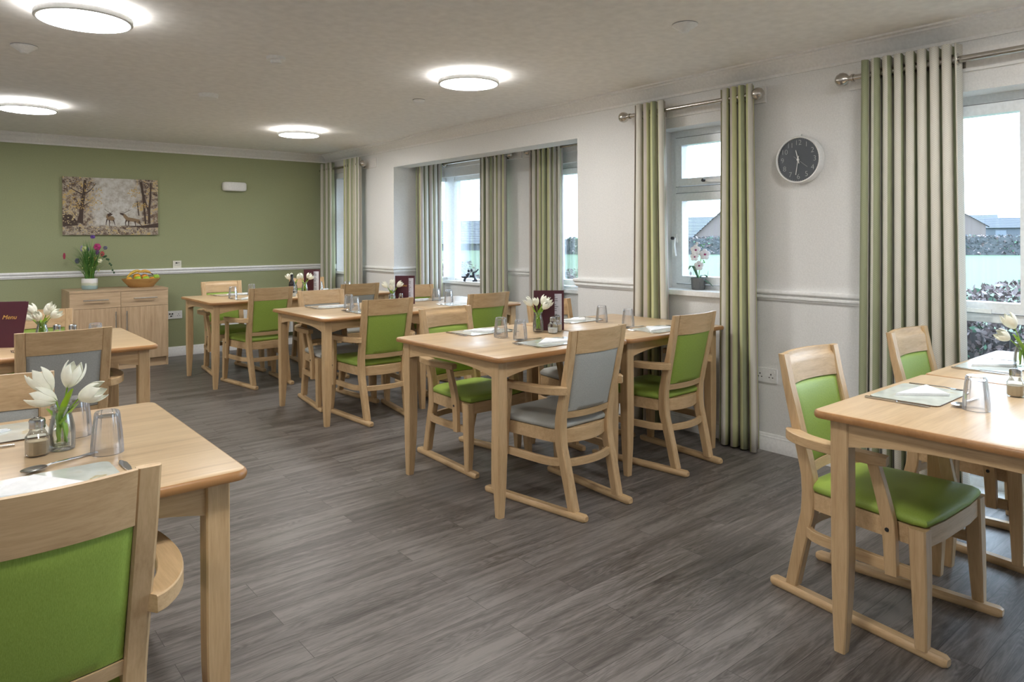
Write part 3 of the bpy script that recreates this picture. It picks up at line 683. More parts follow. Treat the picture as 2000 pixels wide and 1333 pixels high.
    mb = MB(); mb.slab(plate(.477, .757, 0, .010), 12, 4); mb.build('panel_edging', simple('dark piping', (.05, .055, .03), .7) if 'dark piping' not in bpy.data.materials else bpy.data.materials['dark piping'], t, 70)
    return t
GC = 'beech dining armchairs'
R = math.radians
gch = make_chair('green chair seen from behind at the very front left, cut by the frame', GREEN, (.148, 1.732, 0), 0, GC)
ych = make_chair('grey upholstered chair before the middle table, turned away, full view', GREY, (2.448, 2.571, 0), R(2.5), GC)
for src, lab, x, y, a in [
    (gch, 'green chair seen from behind at the right end of the middle table, against the curtain', 3.305, 2.639, 1.6),
    (gch, 'green chair facing the camera at the left corner of the right-hand table', 2.587, 1.10, 178.4),
    (gch, 'green chair facing the camera behind the right-hand table, before the wide curtain', 3.461, 1.085, 179.2),
    (gch, 'green chair facing the camera behind the left part of the middle table', 2.48, 3.364, 183.6),
    (gch, 'green chair seen from behind at the left of the second table back', 2.525, 4.644, -3.3),
    (gch, 'green chair seen from behind at the window end of the second table back', 3.36, 4.577, -.4),
    (gch, 'green chair seen from behind at the left of the farthest table', 2.318, 6.359, 2.5),
    (gch, 'green chair facing the camera against the green wall, behind the farthest table', 2.301, 7.127, 180.5),
    (gch, 'green chair facing the camera in front of the sideboard, behind the left menu', .509, 4.923, 180),
    (gch, 'green chair facing the camera beside the left bay curtain, half hidden by a menu', 3.415, 5.252, 180),
    (gch, 'chair facing the camera mostly hidden behind the farthest menu', 3.20, 7.121, 180),
    (ych, 'grey upholstered chair facing the camera behind the menu of the middle table', 3.286, 3.318, 179.4),
    (ych, 'grey upholstered chair facing the camera behind the left of the second table back', 2.503, 5.248, 178.4),
    (ych, 'grey upholstered chair seen from behind at the right of the farthest table', 3.157, 6.298, 0),
    (ych, 'grey upholstered chair seen from behind at the second left table', .508, 4.197, 0),
    (ych, 'grey upholstered chair facing the camera behind the big tulips, cut by the left edge', .124, 2.501, 180)]:
    copy_tree(src, lab, (x, y, 0), R(a), GC)

# ================================================================== TABLES
def make_table(label, loc, sx, sy, group):
    t = thing('dining_table', label, 'table', loc, 0, group)
    mb = MB(); rc = .035
    def outl(o):
        pts = []
        for cx, cy, a0 in ((sx / 2 - rc, sy / 2 - rc, 0), (-sx / 2 + rc, sy / 2 - rc, PI / 2), (-sx / 2 + rc, -sy / 2 + rc, PI), (sx / 2 - rc, -sy / 2 + rc, 1.5 * PI)):
            for k in range(6):
                a = a0 + k * PI / 10; pts.append((cx + (rc + o) * math.cos(a), cy + (rc + o) * math.sin(a)))
        return pts
    prof = [(-.012, .726), (-.003, .728), (0, .734), (0, .742), (-.003, .748), (-.007, .750)]
    rings = [[(x, y, z) for x, y in outl(o)] for o, z in prof]
    n = len(rings[0])
    fs = mb.loft(rings)
    fs[-1].material_index = 1
    mb.build('tabletop', [LIP, TOPM], t, 50)
    ins = .030; lw = .055; ix, iy = .034, .047
    for sxx in (-1, 1):
        for syy in (-1, 1):
            mb = MB(); rings = []
            ox, oy = sxx * (sx / 2 - ix), syy * (sy / 2 - iy)
            for z, w in ((0, .034), (.03, .037), (.16, .048), (.28, .054), (.36, lw), (.726, lw)):
                c = .004; w0 = (lw - w) * .25
                x0, y0 = ox - sxx * w0, oy - syy * w0; x1, y1 = x0 - sxx * w, y0 - syy * w
                xa, xb, ya, yb = min(x0, x1), max(x0, x1), min(y0, y1), max(y0, y1)
                rings.append([(xa + c, ya, z), (xb - c, ya, z), (xb, ya + c, z), (xb, yb - c, z), (xb - c, yb, z), (xa + c, yb, z), (xa, yb - c, z), (xa, ya + c, z)])
            mb.loft(rings); mb.build('leg', WZ, t, 35)
    def apron(Lh, horizontal, s):
        mb = MB()
        def fn(u, v, sd):
            a = -Lh + 2 * Lh * u; q = abs(2 * u - 1)
            zb = .680 - .034 * q ** 2.6
            z = zb + (.7258 - zb) * v; th = .0 if sd else .020
            if horizontal: return (a, s * (sy / 2 - iy - .006 - th), z)
            return (s * (sx / 2 - ix - .006 - th), a, z)
        mb.slab(fn, 18, 1); mb.build('apron', WX if horizontal else WY, t, 35)
    for s in (-1, 1):
        apron(sx / 2 - ix - lw + .002, True, s); apron(sy / 2 - iy - lw + .002, False, s)
    return t
GT = 'square beech dining tables pushed together in pairs'
TX, TY = .888, .928
tb = make_table('left half of the middle table, beech with brown edging', (2.427, 2.950, 0), TX, TY, GT)
TABLES = [('right half of the middle table, before the orchid window', 3.317, 2.950), 
    ('left half of the second table back, behind the middle table', 2.507, 4.955), ('window half of the second table back, beside the bay', 3.397, 4.955),
    ('left half of the farthest table, near the green wall', 2.300, 6.705), ('right half of the farthest table, beside the far curtain', 3.190, 6.705),
    ('nearest left table holding the big tulips and the upturned tumbler', .150, 2.155), ('second left table before the sideboard', .488, 4.46),
    ('left half of the right-hand table, with the glazed jar of pepper', 2.585, .650), ('right half of the right-hand table, before the tall window', 3.475, .650)]
for lab, x, y in TABLES: copy_tree(tb, lab, (x, y, 0), 0, GT)

# ================================================================== TABLEWARE
ZT = .7503
MATM, nt, b = mat('cork place mat with mallard print')
tc = N(nt, 'ShaderNodeTexCoord'); n1 = N(nt, 'ShaderNodeTexNoise', Scale=14.0, Detail=3.0); L(nt, tc.outputs['Object'], n1.inputs['Vector'])
r1 = ramp(nt, n1.outputs[0], [(0.35, (.56, .60, .54)), (0.55, (.68, .72, .66)), (0.64, (.66, .67, .56)), (0.69, (.52, .42, .20)), (.75, (.58, .62, .52))]); L(nt, r1.outputs[0], b.inputs['Base Color'])
b.inputs['Roughness'].default_value = .16; b.inputs['Coat Weight'].default_value = .5; b.inputs['Coat Roughness'].default_value = .05
CORK = simple('brown cork', (.12, .07, .04), .8)
mat0 = thing('placemat', 'x', 'placemat', (0, 0, ZT))
def rrect(w, h, r, n=5):
    pts = []
    for cx, cy, a0 in ((w / 2 - r, h / 2 - r, 0), (-w / 2 + r, h / 2 - r, PI / 2), (-w / 2 + r, -h / 2 + r, PI), (w / 2 - r, -h / 2 + r, 1.5 * PI)):
        for k in range(n): a = a0 + k * PI / 2 / (n - 1); pts.append((cx + r * math.cos(a), cy + r * math.sin(a)))
    return pts
mb = MB(); mb.prism(rrect(.305, .215, .018), 0, .0028); mb.build('cork_backing', CORK, mat0)
mb = MB(); mb.prism(rrect(.303, .213, .017), .0028, .0040); mb.build('printed_face', MATM, mat0)
nap0 = thing('napkin', 'x', 'napkin', (0, 0, ZT + .0042))
mb = MB()
def tri(z0, z1, k, cy):
    P = [(-.122 * k, -.036), (.122 * k, -.040), (.0, .082 * k + cy)]
    mb._mk([(x, y, z0) for x, y in P] + [(x, y, z1 + (.004 if i == 2 else 0)) for i, (x, y) in enumerate(P)], [(2, 1, 0), (3, 4, 5), (0, 1, 4, 3), (1, 2, 5, 4), (2, 0, 3, 5)])
tri(0, .002, 1, 0); tri(.0021, .0045, .97, .004); tri(.0046, .0068, .93, .002); mb.build('folded_paper', NAPK, nap0)
def cutlery(kind):
    o = thing(kind, 'x', 'cutlery' if False else kind, (0, 0, ZT)); mb = MB()
    def flat(path, ws, th=.002):
        mb.bar(path, ws, th)
    if kind == 'knife':
        flat([(0, -.10, .0035), (0, -.06, .004), (0, .0, .0035)], [.011, .010, .008], .005); mb.build('handle', CHROME, o, 40)
        mb = MB(); mb.bar([(0, 0, .0030), (.001, .03, .003), (.002, .075, .003), (.001, .100, .003)], [.008, .016, .017, .004], .0015); mb.build('blade', CHROME, o, 40)
    if kind == 'fork':
        flat([(0, -.095, .003), (0, -.05, .004), (0, .02, .006), (0, .04, .004)], [.014, .009, .006, .008], .0022); mb.build('handle', CHROME, o, 40)
        mb = MB(); mb.bar([(0, .038, .004), (0, .048, .003), (0, .056, .0025)], [.008, .022, .024], .002)
        for k in range(4): mb.bar([(-.0098 + k * .0065, .054, .0025), (-.0098 + k * .0065, .075, .003), (-.0098 + k * .0065, .095, .007)], .0032, .0018)
        mb.build('tines', CHROME, o, 40)
    if kind == 'spoon':
        flat([(0, -.095, .003), (0, -.05, .004), (0, .02, .008), (0, .038, .006)], [.015, .009, .006, .008], .0022); mb.build('handle', CHROME, o, 40)
        mb = MB()
        def sp(u, v, s):
            a = (v - .5) * 2; w = .019 * math.sqrt(max(0, 1 - a * a)) * (1.08 - .12 * a) + .0005; x = (2 * u - 1) * w
            q = min(1, (x / .019) ** 2 + a * a); return (x, .064 + a * .030, .0012 + .0065 * q + (.0014 if s else 0))
        mb.slab(sp, 8, 12); mb.build('bowl', CHROME, o, 60)
    return o
kn0, fk0, sp0 = cutlery('knife'), cutlery('fork'), cutlery('spoon')
# upside-down ribbed tumbler
tum0 = thing('tumbler', 'x', 'tumbler', (0, 0, ZT))
mb = MB(); nn = 90
mb.lathe([(.0385, 0), (.0385, .003), (.0375, .018), (.0345, .055), (.0295, .098), (.0280, .104), (.0262, .107), (.0, .107)], nn, capb=False, capt=False, fl=.024, nf=18, flr=(2, 5))
mb.lathe([(.0385, 0), (.0365, .001), (.0355, .018), (.0325, .055), (.0275, .094), (.0, .096)], nn, capb=False, capt=False, fl=-.010, nf=18, flr=(2, 4)); mb.build('ribbed_cup', GLASSM, tum0, 30, dedup=True)
def shaker(kind):
    o = thing(kind + '_shaker', 'x', kind + ' shaker', (0, 0, ZT))
    def oct_(r, z, k=.75):
        pts = []
        for i in range(16):
            a = 2 * PI * i / 16 + PI / 16; q = 1 / max(abs(math.cos(a)), abs(math.sin(a))); rr = r * (k + (1 - k) * q); pts.append((rr * math.cos(a), rr * math.sin(a), z))
        return pts
    mb = MB(); mb.loft([oct_(.021, 0, .6), oct_(.0255, .004, .6), oct_(.0262, .030, .6), oct_(.0262, .048, .6), oct_(.020, .058, .8), oct_(.0165, .066, 1), oct_(.0165, .074, 1)]); mb.build('glass_jar', JAR, o, 30)
    mb = MB(); mb.loft([oct_(.0195, .003, .6), oct_(.0235, .006, .6), oct_(.0235, .038 if kind == 'pepper' else .030, .6)]); mb.build('contents', PEP if kind == 'pepper' else SALT, o)
    mb = MB(); mb.lathe([(.0182, .070), (.0186, .073), (.0178, .076), (.0186, .079), (.0178, .082), (.0186, .086), (.0170, .092), (.010, .0955), (0, .0965)], 24); c = mb.build('screw_cap', CHROME, o, 30)
    mb = MB()
    for k in range(7):
        a = 2 * PI * k / 6; rr = 0 if k == 6 else .007; mb.lathe([(.0009, .0955), (.0009, .0972)], 6, (rr * math.cos(a), rr * math.sin(a), 0))
    h = mb.build('shaker_holes', BLACKP, c)
    return o
pp0, st0 = shaker('pepper'), shaker('salt')
vase0 = thing('bud_vase', 'x', 'vase', (0, 0, ZT))
mb = MB(); mb.lathe([(.024, 0), (.029, .002), (.0305, .010), (.0308, .040), (.029, .062), (.0235, .088), (.0205, .100), (.021, .104), (.0255, .107), (.0265, .111), (.025, .115)], 32, capt=False)
mb.lathe([(.0, .010), (.026, .011), (.0275, .040), (.026, .062), (.021, .088), (.0185, .100), (.0225, .115), (.025, .115)], 32, capb=False, capt=False); mb.build('glass_bottle', JAR, vase0, 40)
mb = MB(); mb.lathe([(.0, .0115), (.0255, .0118), (.0265, .020), (.0, .0205)], 24, capb=False, capt=False); mb.build('water', glassy('still water', (.95, .985, .92), 0, .8, .0, .02, .1), vase0, 40)
def tulip(rnd, lean, az, hgt, big=1.0, leaf=True, openk=1.0, tilt=.3):
    """stem rises out of the bottle and ends in a bloom"""
    o = thing('tulip', 'x', 'tulip', (0, 0, 0))
    d = Vector((math.cos(az), math.sin(az), 0)); pts = []
    for i in range(9):
        s = i / 8; pts.append(Vector((0, 0, .018)) + d * (-.012 + .024 * s + .62 * lean * max(0, s - .35) ** 1.6 * 1.6) + Vector((0, 0, hgt * s * (1 - .12 * lean * s * 5))))
    tip = pts[-1]; ax = ((pts[-1] - pts[-2]).normalized() + d * tilt).normalized()
    mb = MB(); mb.tube(pts, .0022, 6); mb.build('stem', STEMM, o, 60)
    mb = MB(); a = ax.cross(Vector((.3, .7, .2))).normalized(); c = ax.cross(a)
    Hh, Rr = .060 * big, .0235 * big
    for ring, (n_, r0, op) in enumerate(((3, .92, .85), (3, 1.0, 1.0 * openk))):
        for k in range(n_):
            ph = 2 * PI * (k + .5 * ring) / n_ + rnd.uniform(-.1, .1); hh = Hh * rnd.uniform(.92, 1.06)
            def pt(u, v, s=0, ph=ph, hh=hh, r0=r0, op=op):
                w = math.sin(PI * min(1, (v * .93 + .05)) ** .8) ** .75 * 1.12
                if v > .8: w *= max(.28, 1 - ((v - .8) / .2) ** 2.2 * .72)
                rad = Rr * r0 * (math.sin(PI * (v * .74 + .02)) ** .6) * (1 + .25 * (op - .8) * v)
                an = ph + (u - .5) * w * 1.25; rr = rad + (.0012 if s else 0) - .0015 * (2 * u - 1) ** 2
                return tip + a * math.cos(an) * rr + c * math.sin(an) * rr + ax * (hh * v + (.0015 * math.sin(u * 9) if v > .9 else 0))
            mb.slab(pt, 6, 9)
    mb.build('bloom', TUL, o, 70)
    if leaf:
        mb = MB(); az2 = az + rnd.uniform(-.6, .6); d2 = Vector((math.cos(az2), math.sin(az2), 0)); sd = Vector((-d2.y, d2.x, 0)); hl = hgt * rnd.uniform(.80, .98); wl = rnd.uniform(.015, .021)
        def lf(u, v, s=0):
            w = wl * math.sin(PI * (v * .94 + .03)) ** .8; x = (2 * u - 1) * w
            return Vector((0, 0, .02 + hl * v)) + d2 * (-.006 + .028 * v * v * (1.6 if v > .5 else 1) + abs(x) * -.45 + (.0008 if s else 0)) + sd * x * (.55 if v < .55 else .55 + (v - .55) * 1.2)
        mb.slab(lf, 4, 12); mb.build('leaf', LEAF, o, 70)
    return o
rnd = random.Random(3)
def zz(x, y): return x * math.sin(YAW) + y * math.cos(YAW)
def bunch(vlabel, x, y, where, specs):
    v = copy_tree(vase0, vlabel, (x, y, ZT), 0, 'glass bud vases of tulips')
    for sp_ in specs:
        lean, az, h, big, leaf, lab = sp_[:6]
        if len(sp_) > 6: t = tulip(rnd, lean, az, h, big, leaf, 1.0, sp_[6])
        else: t = tulip(rnd, lean * .62, az, h * .88, big * .95, leaf, 1.0, lean * 4)
        t.location = (x, y, ZT); t['label'] = lab + ' ' + where; t['group'] = 'white tulips in bud vases'
# directions seen from the camera: az 0.88 rad points away, -2.26 towards; picture-left = 2.45, picture-right = -0.69
PL, PR, PA, PT = 2.45, -.69, .88, -2.26
bunch('clear glass bottle vase holding four large tulips on the nearest left table', .272, 2.175, 'in the nearest glass bottle', [
    (.030, PL, .136, 1.15, False, 'upright white tulip upper left', .40), (.0, PL + .3, .108, 1.1, True, 'open white tulip lying lowest left', 2.2), (.006, PR, .145, 1.12, True, 'tallest white tulip standing upright', .15), (.060, PR + .1, .118, 1.08, True, 'white tulip bending to the right', 1.3)])
bunch('clear glass bottle vase on the middle table before the menu', 2.722, 3.046, 'in the middle table bottle', [
    (.075, PL, .155, 1.0, True, 'leftmost white tulip'), (.03, PL - 1.2, .150, .85, False, 'short white tulip second from left'), (.045, PR + .5, .160, 1.0, True, 'highest white tulip'), (.085, PR - .2, .150, 1.0, True, 'rightmost white tulip'), (.07, PR - .6, .135, .95, False, 'lowest front white tulip')])
bunch('clear glass bottle vase on the second table back', 2.94, 5.08, 'on the second table back', [
    (.085, PL, .145, 1.0, True, 'leftmost white tulip'), (.02, PT, .120, 1.0, True, 'lowest middle white tulip'), (.05, PL - 1.4, .155, 1.0, False, 'tall back white tulip'), (.085, PR, .150, 1.05, True, 'rightmost white tulip')])
bunch('left glass bottle vase on the farthest table', 2.79, 6.72, 'in the left bottle on the farthest table', [
    (.085, PL, .150, 1.0, True, 'leftmost white tulip'), (.03, PL, .150, 1.0, True, 'middle white tulip'), (.05, PR, .150, .95, True, 'right white tulip')])
bunch('right glass bottle vase on the farthest table', 2.88, 6.68, 'in the right bottle on the farthest table', [
    (.04, PL, .150, 1.0, True, 'left white tulip'), (.04, PR, .155, 1.0, True, 'upright white tulip'), (.09, PR, .145, 1.0, True, 'rightmost white tulip')])
bunch('clear glass bottle vase on the second left table beside the menu', .472, 4.475, 'by the sideboard', [
    (.12, PL, .125, .95, True, 'lowest leftmost white tulip'), (.065, PL, .160, 1.0, True, 'white tulip second from left'), (.03, PR, .150, 1.0, True, 'centre white tulip'), (.05, PR, .165, 1.0, False, 'topmost white tulip'), (.03, PT, .118, .95, False, 'short front white tulip'), (.115, PR, .140, 1.05, True, 'rightmost white tulip')])
bunch('clear glass bottle vase cut by the right edge', 3.43, .885, 'at the right edge', [
    (.130, PL, .125, 1.05, False, 'white tulip leaning far left'), (.045, PL - .3, .170, 1.2, True, 'largest white tulip'), (.05, PR, .140, 1.0, True, 'low white tulip')])

def put(src, label, x, y, rz=0.0, z=None, group=None):
    return copy_tree(src, label, (x, y, src.location.z if z is None else z), R(rz), group)
# place settings: (phrase, mat x, mat y, facing, rz jitter, {items})
def setting(ph, x, y, f, rot=0, nap=(0, 0, 0), knife=1, fork=1, spoon=None, glass=None):
    put(mat0, 'glossy green-grey place mat ' + ph, x, y, rot, group='place mats')
    put(nap0, 'white folded paper napkin ' + ph, x + nap[0], y + nap[1], nap[2], group='folded napkins')
    s = 1 if f == 0 else -1     # facing +y: the right hand is +x
    if knife: put(kn0, 'steel knife ' + ph, x + s * (.174), y - s * .005, f + rot, group='steel knives')
    if fork: put(fk0, 'steel fork ' + ph, x - s * (.172), y - s * .003, f + rot, group='steel forks')
    if spoon: put(sp0, 'steel dessert spoon ' + ph, spoon[0], spoon[1], spoon[2], group='steel spoons')
    if glass: put(tum0, 'upturned ribbed clear tumbler ' + ph, glass[0], glass[1], 0, group='upturned tumblers')
setting('before the nearest green chair, front left', .195, 1.865, 0, 2, (-.02, -.01, -8), 1, 1, (.250, 2.034, 118), (.357, 2.065))
setting('opposite the nearest green chair, by the left edge', .120, 2.450, 180, 0, (-.06, .0, 172), 1, 1, (.085, 2.30, 88), (.323, 2.305))
setting('at the left corner of the right-hand table', 2.622, .972, 180, 1, (.03, .0, 178), 1, 1, (2.60, .825, 90), (2.532, .775))
setting('before the tall window on the right-hand table', 3.425, .978, 180, 0, (.02, .01, 176), 1, 1, None, None)
setting('at the back left of the middle table', 2.478, 3.262, 180, 1, (.02, .0, 170), 1, 1, (2.54, 3.118, 90), (2.432, 3.030))
setting('before the grey chair on the middle table', 2.492, 2.690, 0, 2, (.02, .0, -10), 1, 1, (2.46, 2.832, 92), (2.445, 2.880))
setting('behind the menu at the back right of the middle table', 3.270, 3.285, 180, 0, (.0, .0, 180), 1, 1, None, (3.330, 3.115))
setting('before the green chair at the right end of the middle table', 3.325, 2.645, 0, 1, (-.02, .0, 4), 1, 1, (3.27, 2.80, 92), (3.300, 2.868))
setting('at the back left of the second table back', 2.485, 5.235, 180, 0, (0.02, 0.0, 176), 1, 1, None, (2.54, 5.06))
setting('before the left green chair on the second table back', 2.560, 4.715, 0, 0, (0.0, 0.0, 0), 1, 1, (2.475, 4.875, 95), (2.455, 4.795))
setting('beside the menu on the second table back', 3.330, 5.265, 180, 0, (-0.02, 0.0, 178), 1, 1, None, (3.4, 5.125))
setting('at the window end of the second table back', 3.380, 4.730, 0, 0, (0.0, 0.0, 3), 1, 1, None, (3.392, 4.925))
setting('at the back left of the farthest table', 2.295, 7.033, 180, 0, (0.08, 0.0, 180), 1, 1, None, (2.42, 6.855))
setting('before the green chair on the farthest table', 2.295, 6.465, 0, 0, (0.0, 0.0, 2), 1, 1, None, (2.17, 6.635))
setting('behind the menu on the farthest table', 3.190, 7.025, 180, 0, (0.0, 0.0, 180), 1, 1, None, (3.08, 6.785))
setting('before the far grey chair on the farthest table', 3.180, 6.405, 0, 0, (0.0, 0.0, 0), 1, 1, None, (3.29, 6.585))
setting('before the grey chair on the second left table', .50, 4.13, 0, 0, (.0, .0, 0), 1, 1, None, (.685, 4.262))
for src, lab, x, y in [(pp0, 'pepper shaker with chrome cap, largest, on the nearest left table', .216, 2.156), (pp0, 'pepper shaker with chrome cap at the right edge', 2.838, .752),
    (st0, 'salt shaker on the middle table', 2.742, 2.944), (pp0, 'pepper shaker beside the salt on the middle table', 2.806, 2.975),
    (st0, 'salt shaker on the second table back', 2.905, 5.03), (pp0, 'pepper shaker on the second table back', 2.985, 5.02),
    (pp0, 'larger pepper shaker behind the grey chair on the second left table', .535, 4.44), (st0, 'small salt shaker behind the grey chair on the second left table', .60, 4.39),
    (st0, 'salt shaker on the farthest table beside the dark bottle', 2.66, 6.44), (pp0, 'pepper shaker between the two bottle vases on the farthest table', 2.735, 6.62)]:
    put(src, lab, x, y, rnd.uniform(-20, 20), group='salt and pepper shakers')
for o in (mat0, nap0, kn0, fk0, sp0, tum0, pp0, st0, vase0):
    def rm(o):
        for k in kids(o): rm(k)
        bpy.data.objects.remove(o)
    rm(o)
# dark bottle
t = thing('sauce_bottle', 'dark brown glass bottle beside the left tulips on the farthest table', 'bottle', (2.70, 6.56, ZT))
mb = MB(); mb.lathe([(.026, 0), (.030, .003), (.030, .105), (.026, .125), (.014, .150), (.0125, .180)], 24); mb.build('bottle_body', simple('dark brown glass', (.012, .006, .006), .12), t, 40)
mb = MB(); mb.lathe([(.0145, .176), (.0145, .200), (.012, .202)], 20); mb.build('cap', BLACKP, t, 40)
mb = MB(); mb.lathe([(.0304, .04), (.0304, .09)], 24, capb=False, capt=False); mb.build('paper_label', simple('dark label', (.10, .08, .09), .7), t, 40)

# menus: maroon folders standing open
def menu(label, S, Rr, Fr, lean=0.0, h=.233):
    t = thing('menu_folder', label, 'menu', (S[0], S[1], ZT), 0, 'maroon menu folders'); 
    def panel(E, name, m, th=.003, z0=0, z1=h, a0=0.0, a1=1.0, dy=0.0):
        d = Vector((E[0] - S[0], E[1] - S[1], 0)); ln = d.length; d.normalize(); n_ = Vector((-d.y, d.x, 0))
        if n_.dot(Vector((S[0], S[1], 0))) > 0: n_ = -n_      # towards the room
        mb = MB(); P = []
        for (a, z) in ((a0, z0), (a1, z0), (a1, z1), (a0, z1)):
            q = d * (a * ln + lean * z) + n_ * dy; P.append((q.x, q.y, z))
        Q = [(x + n_.x * th, y + n_.y * th, z) for x, y, z in P]
        mb._mk(P + Q, [(3, 2, 1, 0), (4, 5, 6, 7), (0, 1, 5, 4), (1, 2, 6, 5), (2, 3, 7, 6), (3, 0, 4, 7)])
        return mb.build(name, m, t), d, n_, ln
    panel(Rr, 'back_cover', MARO)
    pg, d, n_, ln = panel(Rr, 'menu_sheet', PAPER, .0006, .016, h - .020, .12, .93, .0034)
    mb = MB()
    for k in range(16):
        if k in (3, 8, 12): continue
        z = h - .04 - k * .0115; a0 = .62 + .02 * (k % 3); a1 = a0 + .10 + .05 * ((k * 7) % 4) / 3
        P = [d * (a * ln + lean * zq) + n_ * (.0041 if w else .0046) for w in (0, 1) for a, zq in ((a0, z), (a1, z), (a1, z + .004), (a0, z + .004))]
        mb._mk([tuple((q.x, q.y, zq)) for q, zq in zip(P, (z, z, z + .004, z + .004) * 2)], [(3, 2, 1, 0), (4, 5, 6, 7), (0, 1, 5, 4), (1, 2, 6, 5), (2, 3, 7, 6), (3, 0, 4, 7)])
    p_ = mb.build('printed_lines', INK, None); p_.parent = pg
    cv, d, n_, ln = panel(Fr, 'front_cover', MARO, .003, 0, h, 0, 1, .004)
    q = d * (ln * .58 + lean * h * .66) + n_ * .0078
    M4 = Matrix(((d.x, 0, n_.x, q.x), (d.y, 0, n_.y, q.y), (0, 1, 0, h * .66), (0, 0, 0, 1)))
    tx = text_mesh('Menu', .030, GOLD, 'gold_lettering', None, M4, 0, .0003, .35); tx.parent = cv
    return t
menu('maroon menu folder standing on the middle table behind the tulips', (2.755, 3.120), (2.893, 3.010), (2.838, 3.030))
menu('maroon menu folder standing on the second table back', (2.990, 5.115), (3.112, 5.010), (3.060, 5.020))
menu('maroon menu folder on the farthest table before the corner curtain', (2.925, 6.800), (3.045, 6.690), (2.99, 6.715))
menu('large maroon menu folder with gold Menu lettering at the left edge, leaning', (.215, 4.470), (.362, 4.398), (.374, 4.372), .16)
menu('maroon menu folder edge just behind the left leaning menu', (.120, 4.64), (.250, 4.55), (.258, 4.53))

# ================================================================== SIDEBOARD
t = thing('sideboard', 'light oak sideboard with two drawers and two doors against the green wall', 'sideboard', (1.4875, 7.895, 0))
w, dpt = .4375, .49
mb = MB(); mb.box(-w - .0, w + .0, -.012, dpt, .777, .797); mb.bevel(.002, 60, 1); mb.build('top', SBX, t)
mb = MB(); mb.box(-w, -w + .018, .002, dpt, 0, .777); mb.box(w - .018, w, .002, dpt, 0, .777); mb.box(-w + .018, w - .018, .02, dpt, .08, .098); mb.box(-w + .018, w - .018, dpt - .01, dpt, .098, .777); mb.box(-.009, .009, .02, dpt - .01, .098, .777); mb.build('carcass', SBZ, t)
mb = MB(); mb.box(-w + .018, w - .018, .015, .033, 0, .080); mb.build('plinth', SBX, t)
def bar_handle(par, c, ln, vert):
    mb = MB(); d = Vector((0, 0, 1)) if vert else Vector((1, 0, 0)); c = Vector(c)
    mb.tube([c - d * ln / 2 + Vector((0, -.03, 0)), c + d * ln / 2 + Vector((0, -.03, 0))], .006, 12)
    for s in (-1, 1): q = c + d * s * ln * .34; mb.tube([q, q + Vector((0, -.03, 0))], .0045, 8)
    mb.build('bar_handle', STEEL, par, 40)
for s in (-1, 1):
    a, b_ = (-w + .003, -.0015) if s < 0 else (.0015, w - .003)
    mb = MB(); mb.box(a, b_, -.016, .002, .623, .774); mb.bevel(.0015, 60, 1); o = mb.build('drawer', SBX, t); bar_handle(o, ((a + b_) / 2, -.016, .705), .215, False)
    mb = MB(); mb.box(a, b_, -.016, .002, .090, .620); mb.bevel(.0015, 60, 1); o = mb.build('door', SBZ, t); bar_handle(o, (s * .048, -.016, .475), .215, True)
# pot of artificial grasses and flowers
ZS = .797
POT, nt, b = mat('dip glazed pot'); tc = N(nt, 'ShaderNodeTexCoord'); sp_ = N(nt, 'ShaderNodeSeparateXYZ'); L(nt, tc.outputs['Object'], sp_.inputs[0])
nz = N(nt, 'ShaderNodeTexNoise', Scale=12.0); L(nt, tc.outputs['Object'], nz.inputs['Vector']); ma = N(nt, 'ShaderNodeMath', _operation='MULTIPLY_ADD'); ma.inputs[1].default_value = .03; L(nt, nz.outputs[0], ma.inputs[0]); L(nt, sp_.outputs[2], ma.inputs[2])
dv = N(nt, 'ShaderNodeMath', _operation='MULTIPLY'); dv.inputs[1].default_value = 8.0; L(nt, ma.outputs[0], dv.inputs[0])
rr_ = ramp(nt, dv.outputs[0], [(0, (.28, .38, .38)), (.42, (.30, .42, .42)), (.47, (.52, .55, .42)), (.62, (.55, .57, .45)), (.68, (.78, .76, .74)), (1, (.80, .79, .77))]); L(nt, rr_.outputs[0], b.inputs['Base Color']); b.inputs['Roughness'].default_value = .35
t = thing('potted_flowers', 'glazed pot of tall grass and wild flowers on the sideboard', 'flower pot', (1.258, 8.13, ZS))
mb = MB(); mb.lathe([(.060, 0), (.068, .004), (.071, .02), (.072, .095), (.070, .108), (.066, .110), (.064, .100), (.064, .09), (.0, .088)], 36, capt=False); mb.build('pot', POT, t, 40)
GR = simple('dark grass blades', (.075, .21, .04), .5); GR2 = simple('light grass blades', (.16, .33, .07), .5)
rg = random.Random(11)
def blades(n, m, hr, sr, w):
    mb = MB()
    for i in range(n):
        az = rg.uniform(0, 2 * PI); h = rg.uniform(*hr); sp2 = rg.uniform(*sr); x0, y0 = rg.uniform(-.035, .035), rg.uniform(-.035, .035); d = Vector((math.cos(az), math.sin(az), 0)); sd = Vector((-d.y, d.x, 0)); rows = []
        for k in range(7):
            s = k / 6; p = Vector((x0, y0, .085)) + d * (sp2 * s ** 1.8) + Vector((0, 0, h * (s - .28 * sp2 / .2 * s ** 3))); ww = w * (1 - s) ** .6 + .0004
            if p.y > .22: p.y = .22
            rows.append((p - sd * ww, p + sd * ww))
        vs = [q for r2 in rows for q in r2]; mb._mk(vs, [(2 * k, 2 * k + 1, 2 * k + 3, 2 * k + 2) for k in range(6)])
    return mb
blades(190, None, (.26, .46), (.03, .19), .0034).build('grass', GR, t, 60, recalc=False); blades(120, None, (.20, .46), (.12, .33), .0024).build('fine_grass', GR2, t, 60, recalc=False)
rt_ = Vector((math.cos(YAW), -math.sin(YAW), 0))
